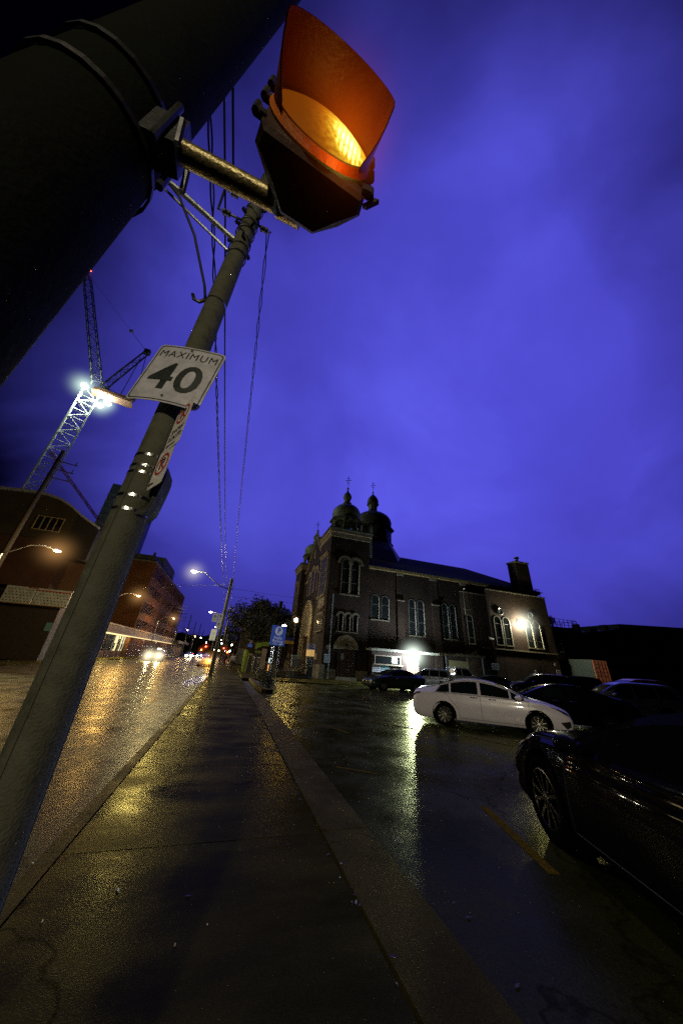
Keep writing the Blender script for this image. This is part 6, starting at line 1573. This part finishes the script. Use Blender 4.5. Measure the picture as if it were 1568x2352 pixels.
    if rails:
        b = MB()
        for s in (1, -1): b.path([surf(sp, x, 9.3)*1+Vector((0, 0, .05)) if s > 0 else Vector((x, -surf(sp, x, 9.3).y, surf(sp, x, 9.3).z+.05)) for x in (-.5, -.2, .3, .8, 1.3, 1.5)], .018, 5)
        b.build('roof_rail', CHROME, t)
    hd = Vector((hd[0], hd[1], 0)).normalized(); a = math.atan2(hd.y, hd.x); c = Vector((loc[0], loc[1], z))-hd*sp['wb']/2*sc_
    t.location = c; t.rotation_euler = (0, 0, a); t.scale = (sc_,)*3
    return t
WP = paint('white car paint', (.80, .77, .86), .30, .7, .0); DGP = paint('dark green car paint', (.02, .035, .028)); SBP = paint('silver blue paint', (.30, .36, .46), .3, .8, .5)
BKP = mat('black car paint', (.004, .004, .005), .035, var=.1, bump=0, spec=.2, ior=1.12); GRP = paint('graphite paint', (.05, .06, .065)); TRP = paint('pale truck paint', (.45, .45, .40), .35); DBP = paint('dark blue paint', (.015, .018, .03)); SVP = paint('silver paint', (.30, .34, .40), .3, .8, .5); YLP = paint('yellow cab paint', (.45, .26, .03))
GP = 'cars parked in the lot'
car('sedan', 'white sedan parked across the middle of the lot, nose toward the black car', 'car', (9.02, 10.38), (.785, -.62), WP, GP)
car('coupe', 'glossy black car parked very close at the lower right, front wheel side toward us', 'car', (4.30, 1.98), (.36, .93), BKP, GP, rim=RIMD, chrome=False, glass=BGLASS, sc_=1.07)
car('sedan', 'dark green sedan parked leftmost in the back row by the booth', 'car', (12.4, 24.0), (-1, -.12), DGP, GP)
car('suv', 'pale silver blue wagon behind the dark green sedan, tail toward us', 'car', (17.4, 27.2), (-.80, .60), SBP, GP, rails=True, sc_=.95)
car('pickup', 'pale pickup truck between the wagon and the church wall', 'pickup truck', (21.9, 28.3), (1, -.08), TRP, GP)
car('sedan', 'graphite sedan facing right behind the white sedan, headlights catching light', 'car', (23.3, 25.2), (.93, -.37), GRP, GP)
car('suv', 'large black suv with lit roof edge right of the graphite sedan', 'suv', (25.3, 22.7), (-.85, .52), DBP, GP, rails=True, sc_=1.05)
car('suv', 'second dark suv right of the large one in the back row', 'suv', (30.0, 23.5), (-.9, .43), BKP, GP, sc_=1.08)
car('sedan', 'black sedan nose away just behind the white sedan', 'car', (12.75, 10.8), (-.80, .60), BKP, GP)
car('suv', 'silver car with long light flank at the right edge of the lot', 'car', (18.6, 12.1), (-.80, .60), SVP, GP, sc_=.97)
car('suv', 'car with a yellow roof just showing past the silver car', 'car', (31.8, 19.6), (-.9, .4), YLP, GP, sc_=1.12)
# traffic
HLE = emis('headlight glare', (1, .93, .72), 90); AME = emis('amber flash', (1, .48, .04), 60); TLE = emis('tail light lit', (1, .25, .08), 6)
t = car('suv', 'oncoming taxi with glaring headlights and a lit roof sign', 'taxi', (-10.9, 60.6), (0, -1), GRP, rim=RIM, z=-.13, name='oncoming_taxi', hl=HLE, sc_=1.0)
MB().box(.7, -.25, 1.76, .9, .25, 1.9).build('roof_sign', emis('taxi roof light', (1, .8, .5), 14), t)
for s in (-.66, .66): 
    MB().lathe((3.62, s, .80), [(.01, .03), (.13, .02), (.15, -.03)], 12, 'x').build('headlamp_bulb', HLE, t)
    l = add_light('headlamp_beam', (3.75, s, .8), 900, (1, .9, .66), .08, t, spot=110, target=(9, s, .3)); halo(t, (3.8, s, .8), 2.0, (1, .85, .5), 3.2)
for i, (x, y, nm) in enumerate(((-10.4, 104, 'nearest of the distant oncoming cars with white headlights'), (-8.9, 120, 'middle distant oncoming car with headlights on'), (-7.9, 138, 'farthest distant oncoming car with headlights on'))):
    t = car('sedan', nm, 'car', (x, y), (0, -1), GRP, 'distant oncoming cars', z=-.13, name='oncoming_car', hl=HLE, detail=False)
    for s in (-.62, .62): MB().lathe((3.82, s, .62), [(.01, .03), (.2, .02), (.22, -.03)], 10, 'x').build('headlamp_bulb', HLE, t)
    add_light('headlamp_beam', (3.95, 0, .62), 900, (.9, .95, 1), .15, t, spot=100, target=(12, 0, .2)); halo(t, (3.9, 0, .7), 1.8, (.8, .9, 1), .45)
t = car('sedan', 'white car driving away with its amber right indicator flashing', 'car', (-3.05, 53.2), (0, 1), WP, z=-.13, name='white_car', tl=None)
MB().lathe((-1.09, -.70, .80), [(.14, .0), (.13, -.03), (.01, -.04)], 12, 'x').build('indicator_lamp', AME, t)
MB().box(-1.10, .42, .80, -1.07, .80, .87).build('tail_lamp_bar', emis('tail lamp lit', (1, .35, .12), 10), t)
add_light('indicator_light', (-1.4, -.75,   .8), 70, (1, .42, .04), .1, t); halo(t, (-1.2, -.72, .8), 2.2, (1, .42, .05), 1.6)

# ------------------------------------------------------------------ people on the walk
SKIN = mat('skin', (.30, .17, .10), .6, bump=0)
def person(x, y, ang, top, legs, label, h=1.72, stride=.22, hair=(.02, .012, .008)):
    t = thing('person', label, 'person', local=True, group=None); k = h/1.72
    J = {'pel': (0, 0, .95), 'sp': (0, .01, 1.18), 'ch': (0, .0, 1.36), 'nk': (0, .01, 1.49), 'hd': (0, .02, 1.63), 'tp': (0, .02, 1.71),
         'hl': (.095, 0, .90), 'kl': (.10, stride*.7, .50), 'al': (.10, stride*.6-.12*(stride > 0), .09), 'tl': (.10, stride*.6+.05, .035),
         'hr': (-.095, 0, .90), 'kr': (-.10, -stride*.25, .49), 'ar': (-.10, -stride*1.1, .12), 'tr': (-.10, -stride*1.1+.14, .035),
         'sl': (.17, 0, 1.40), 'el': (.22, -.10*stride*4, 1.13), 'wl': (.21, .06, .90), 'fl': (.20, .09, .80),
         'sr': (-.17, 0, 1.40), 'er': (-.22, .10*stride*4-.02, 1.13), 'wr': (-.21, .14, .92), 'fr': (-.20, .18, .83)}
    rad = {'pel': .14, 'sp': .125, 'ch': .14, 'nk': .055, 'hd': .095, 'tp': .06, 'hl': .095, 'kl': .062, 'al': .045, 'tl': .042, 'sl': .062, 'el': .047, 'wl': .032, 'fl': .028}
    names = list(J); E = [('pel','sp'),('sp','ch'),('ch','nk'),('nk','hd'),('hd','tp'),('pel','hl'),('hl','kl'),('kl','al'),('al','tl'),('pel','hr'),('hr','kr'),('kr','ar'),('ar','tr'),('ch','sl'),('sl','el'),('el','wl'),('wl','fl'),('ch','sr'),('sr','er'),('er','wr'),('wr','fr')]
    def skin(nm, keep, m_, grow):
        ids = [n for n in names if n in keep]; me = bpy.data.meshes.new(nm)
        me.from_pydata([Vector(J[n])*k for n in ids], [(ids.index(a), ids.index(c)) for a, c in E if a in keep and c in keep], [])
        o = bpy.data.objects.new(nm, me); col.objects.link(o); o.modifiers.new('s', 'SKIN'); 
        for i, n in enumerate(ids):
            r = rad.get(n) or rad[n[0]+'l']; me.skin_vertices[0].data[i].radius = ((r+grow)*k, (r+grow)*k)
        me.skin_vertices[0].data[0].use_root = True
        o.modifiers.new('d', 'SUBSURF').levels = 1
        dg = bpy.context.evaluated_depsgraph_get(); dg.update(); m2 = bpy.data.meshes.new_from_object(o.evaluated_get(dg)); bpy.data.objects.remove(o)
        m2.materials.clear(); m2.materials.append(m_)
        for p in m2.polygons: p.use_smooth = True
        oo = bpy.data.objects.new(nm, m2); col.objects.link(oo); oo.parent = t; return oo
    skin('body', names, SKIN, 0)
    skin('jacket', ['pel','sp','ch','sl','el','wl','sr','er','wr'], mat('jacket cloth', top, .85, var=.2), .018)
    skin('trousers', ['pel','hl','kl','al','hr','kr','ar'], mat('trouser cloth', legs, .85, var=.2), .014)
    b = MB(); b.lathe((0, .0, 1.655*k), [(.01, -.11), (.09, -.09), (.112, 0), (.09, .075), (.01, .11)], 12); b.build('hair', mat('hair', hair, .7), t, smooth=True)
    t.location = (x, y, 0); t.rotation_euler = (0, 0, R(ang)); return t
person(.54, 42.3, 180, (.34, .38, .42), (.03, .03, .04), 'person in a pale jacket and dark trousers walking toward us on the walk', 1.75, .25)
person(.12, 56.8, 170, (.03, .025, .03), (.25, .06, .04), 'person in dark clothes catching red light, left of the pale jacket', 1.72, .18)  # red light on the legs is put into the trouser colour
person(.62, 57.6, 190, (.02, .02, .02), (.02, .02, .025), 'person in black standing behind the pale jacket', 1.78, .1)
person(-.45, 60.5, 10, (.05, .03, .02), (.015, .015, .02), 'person in brown coat walking away near the kerb pole', 1.7, .2)
person(1.02, 52.0, 175, (.10, .12, .13), (.03, .03, .03), 'person in grey coat at the right side of the walk', 1.68, .15)
sc.cycles.use_denoising = False      # the sensor noise of a night exposure is part of how this place looks
sc.cycles.use_adaptive_sampling = False
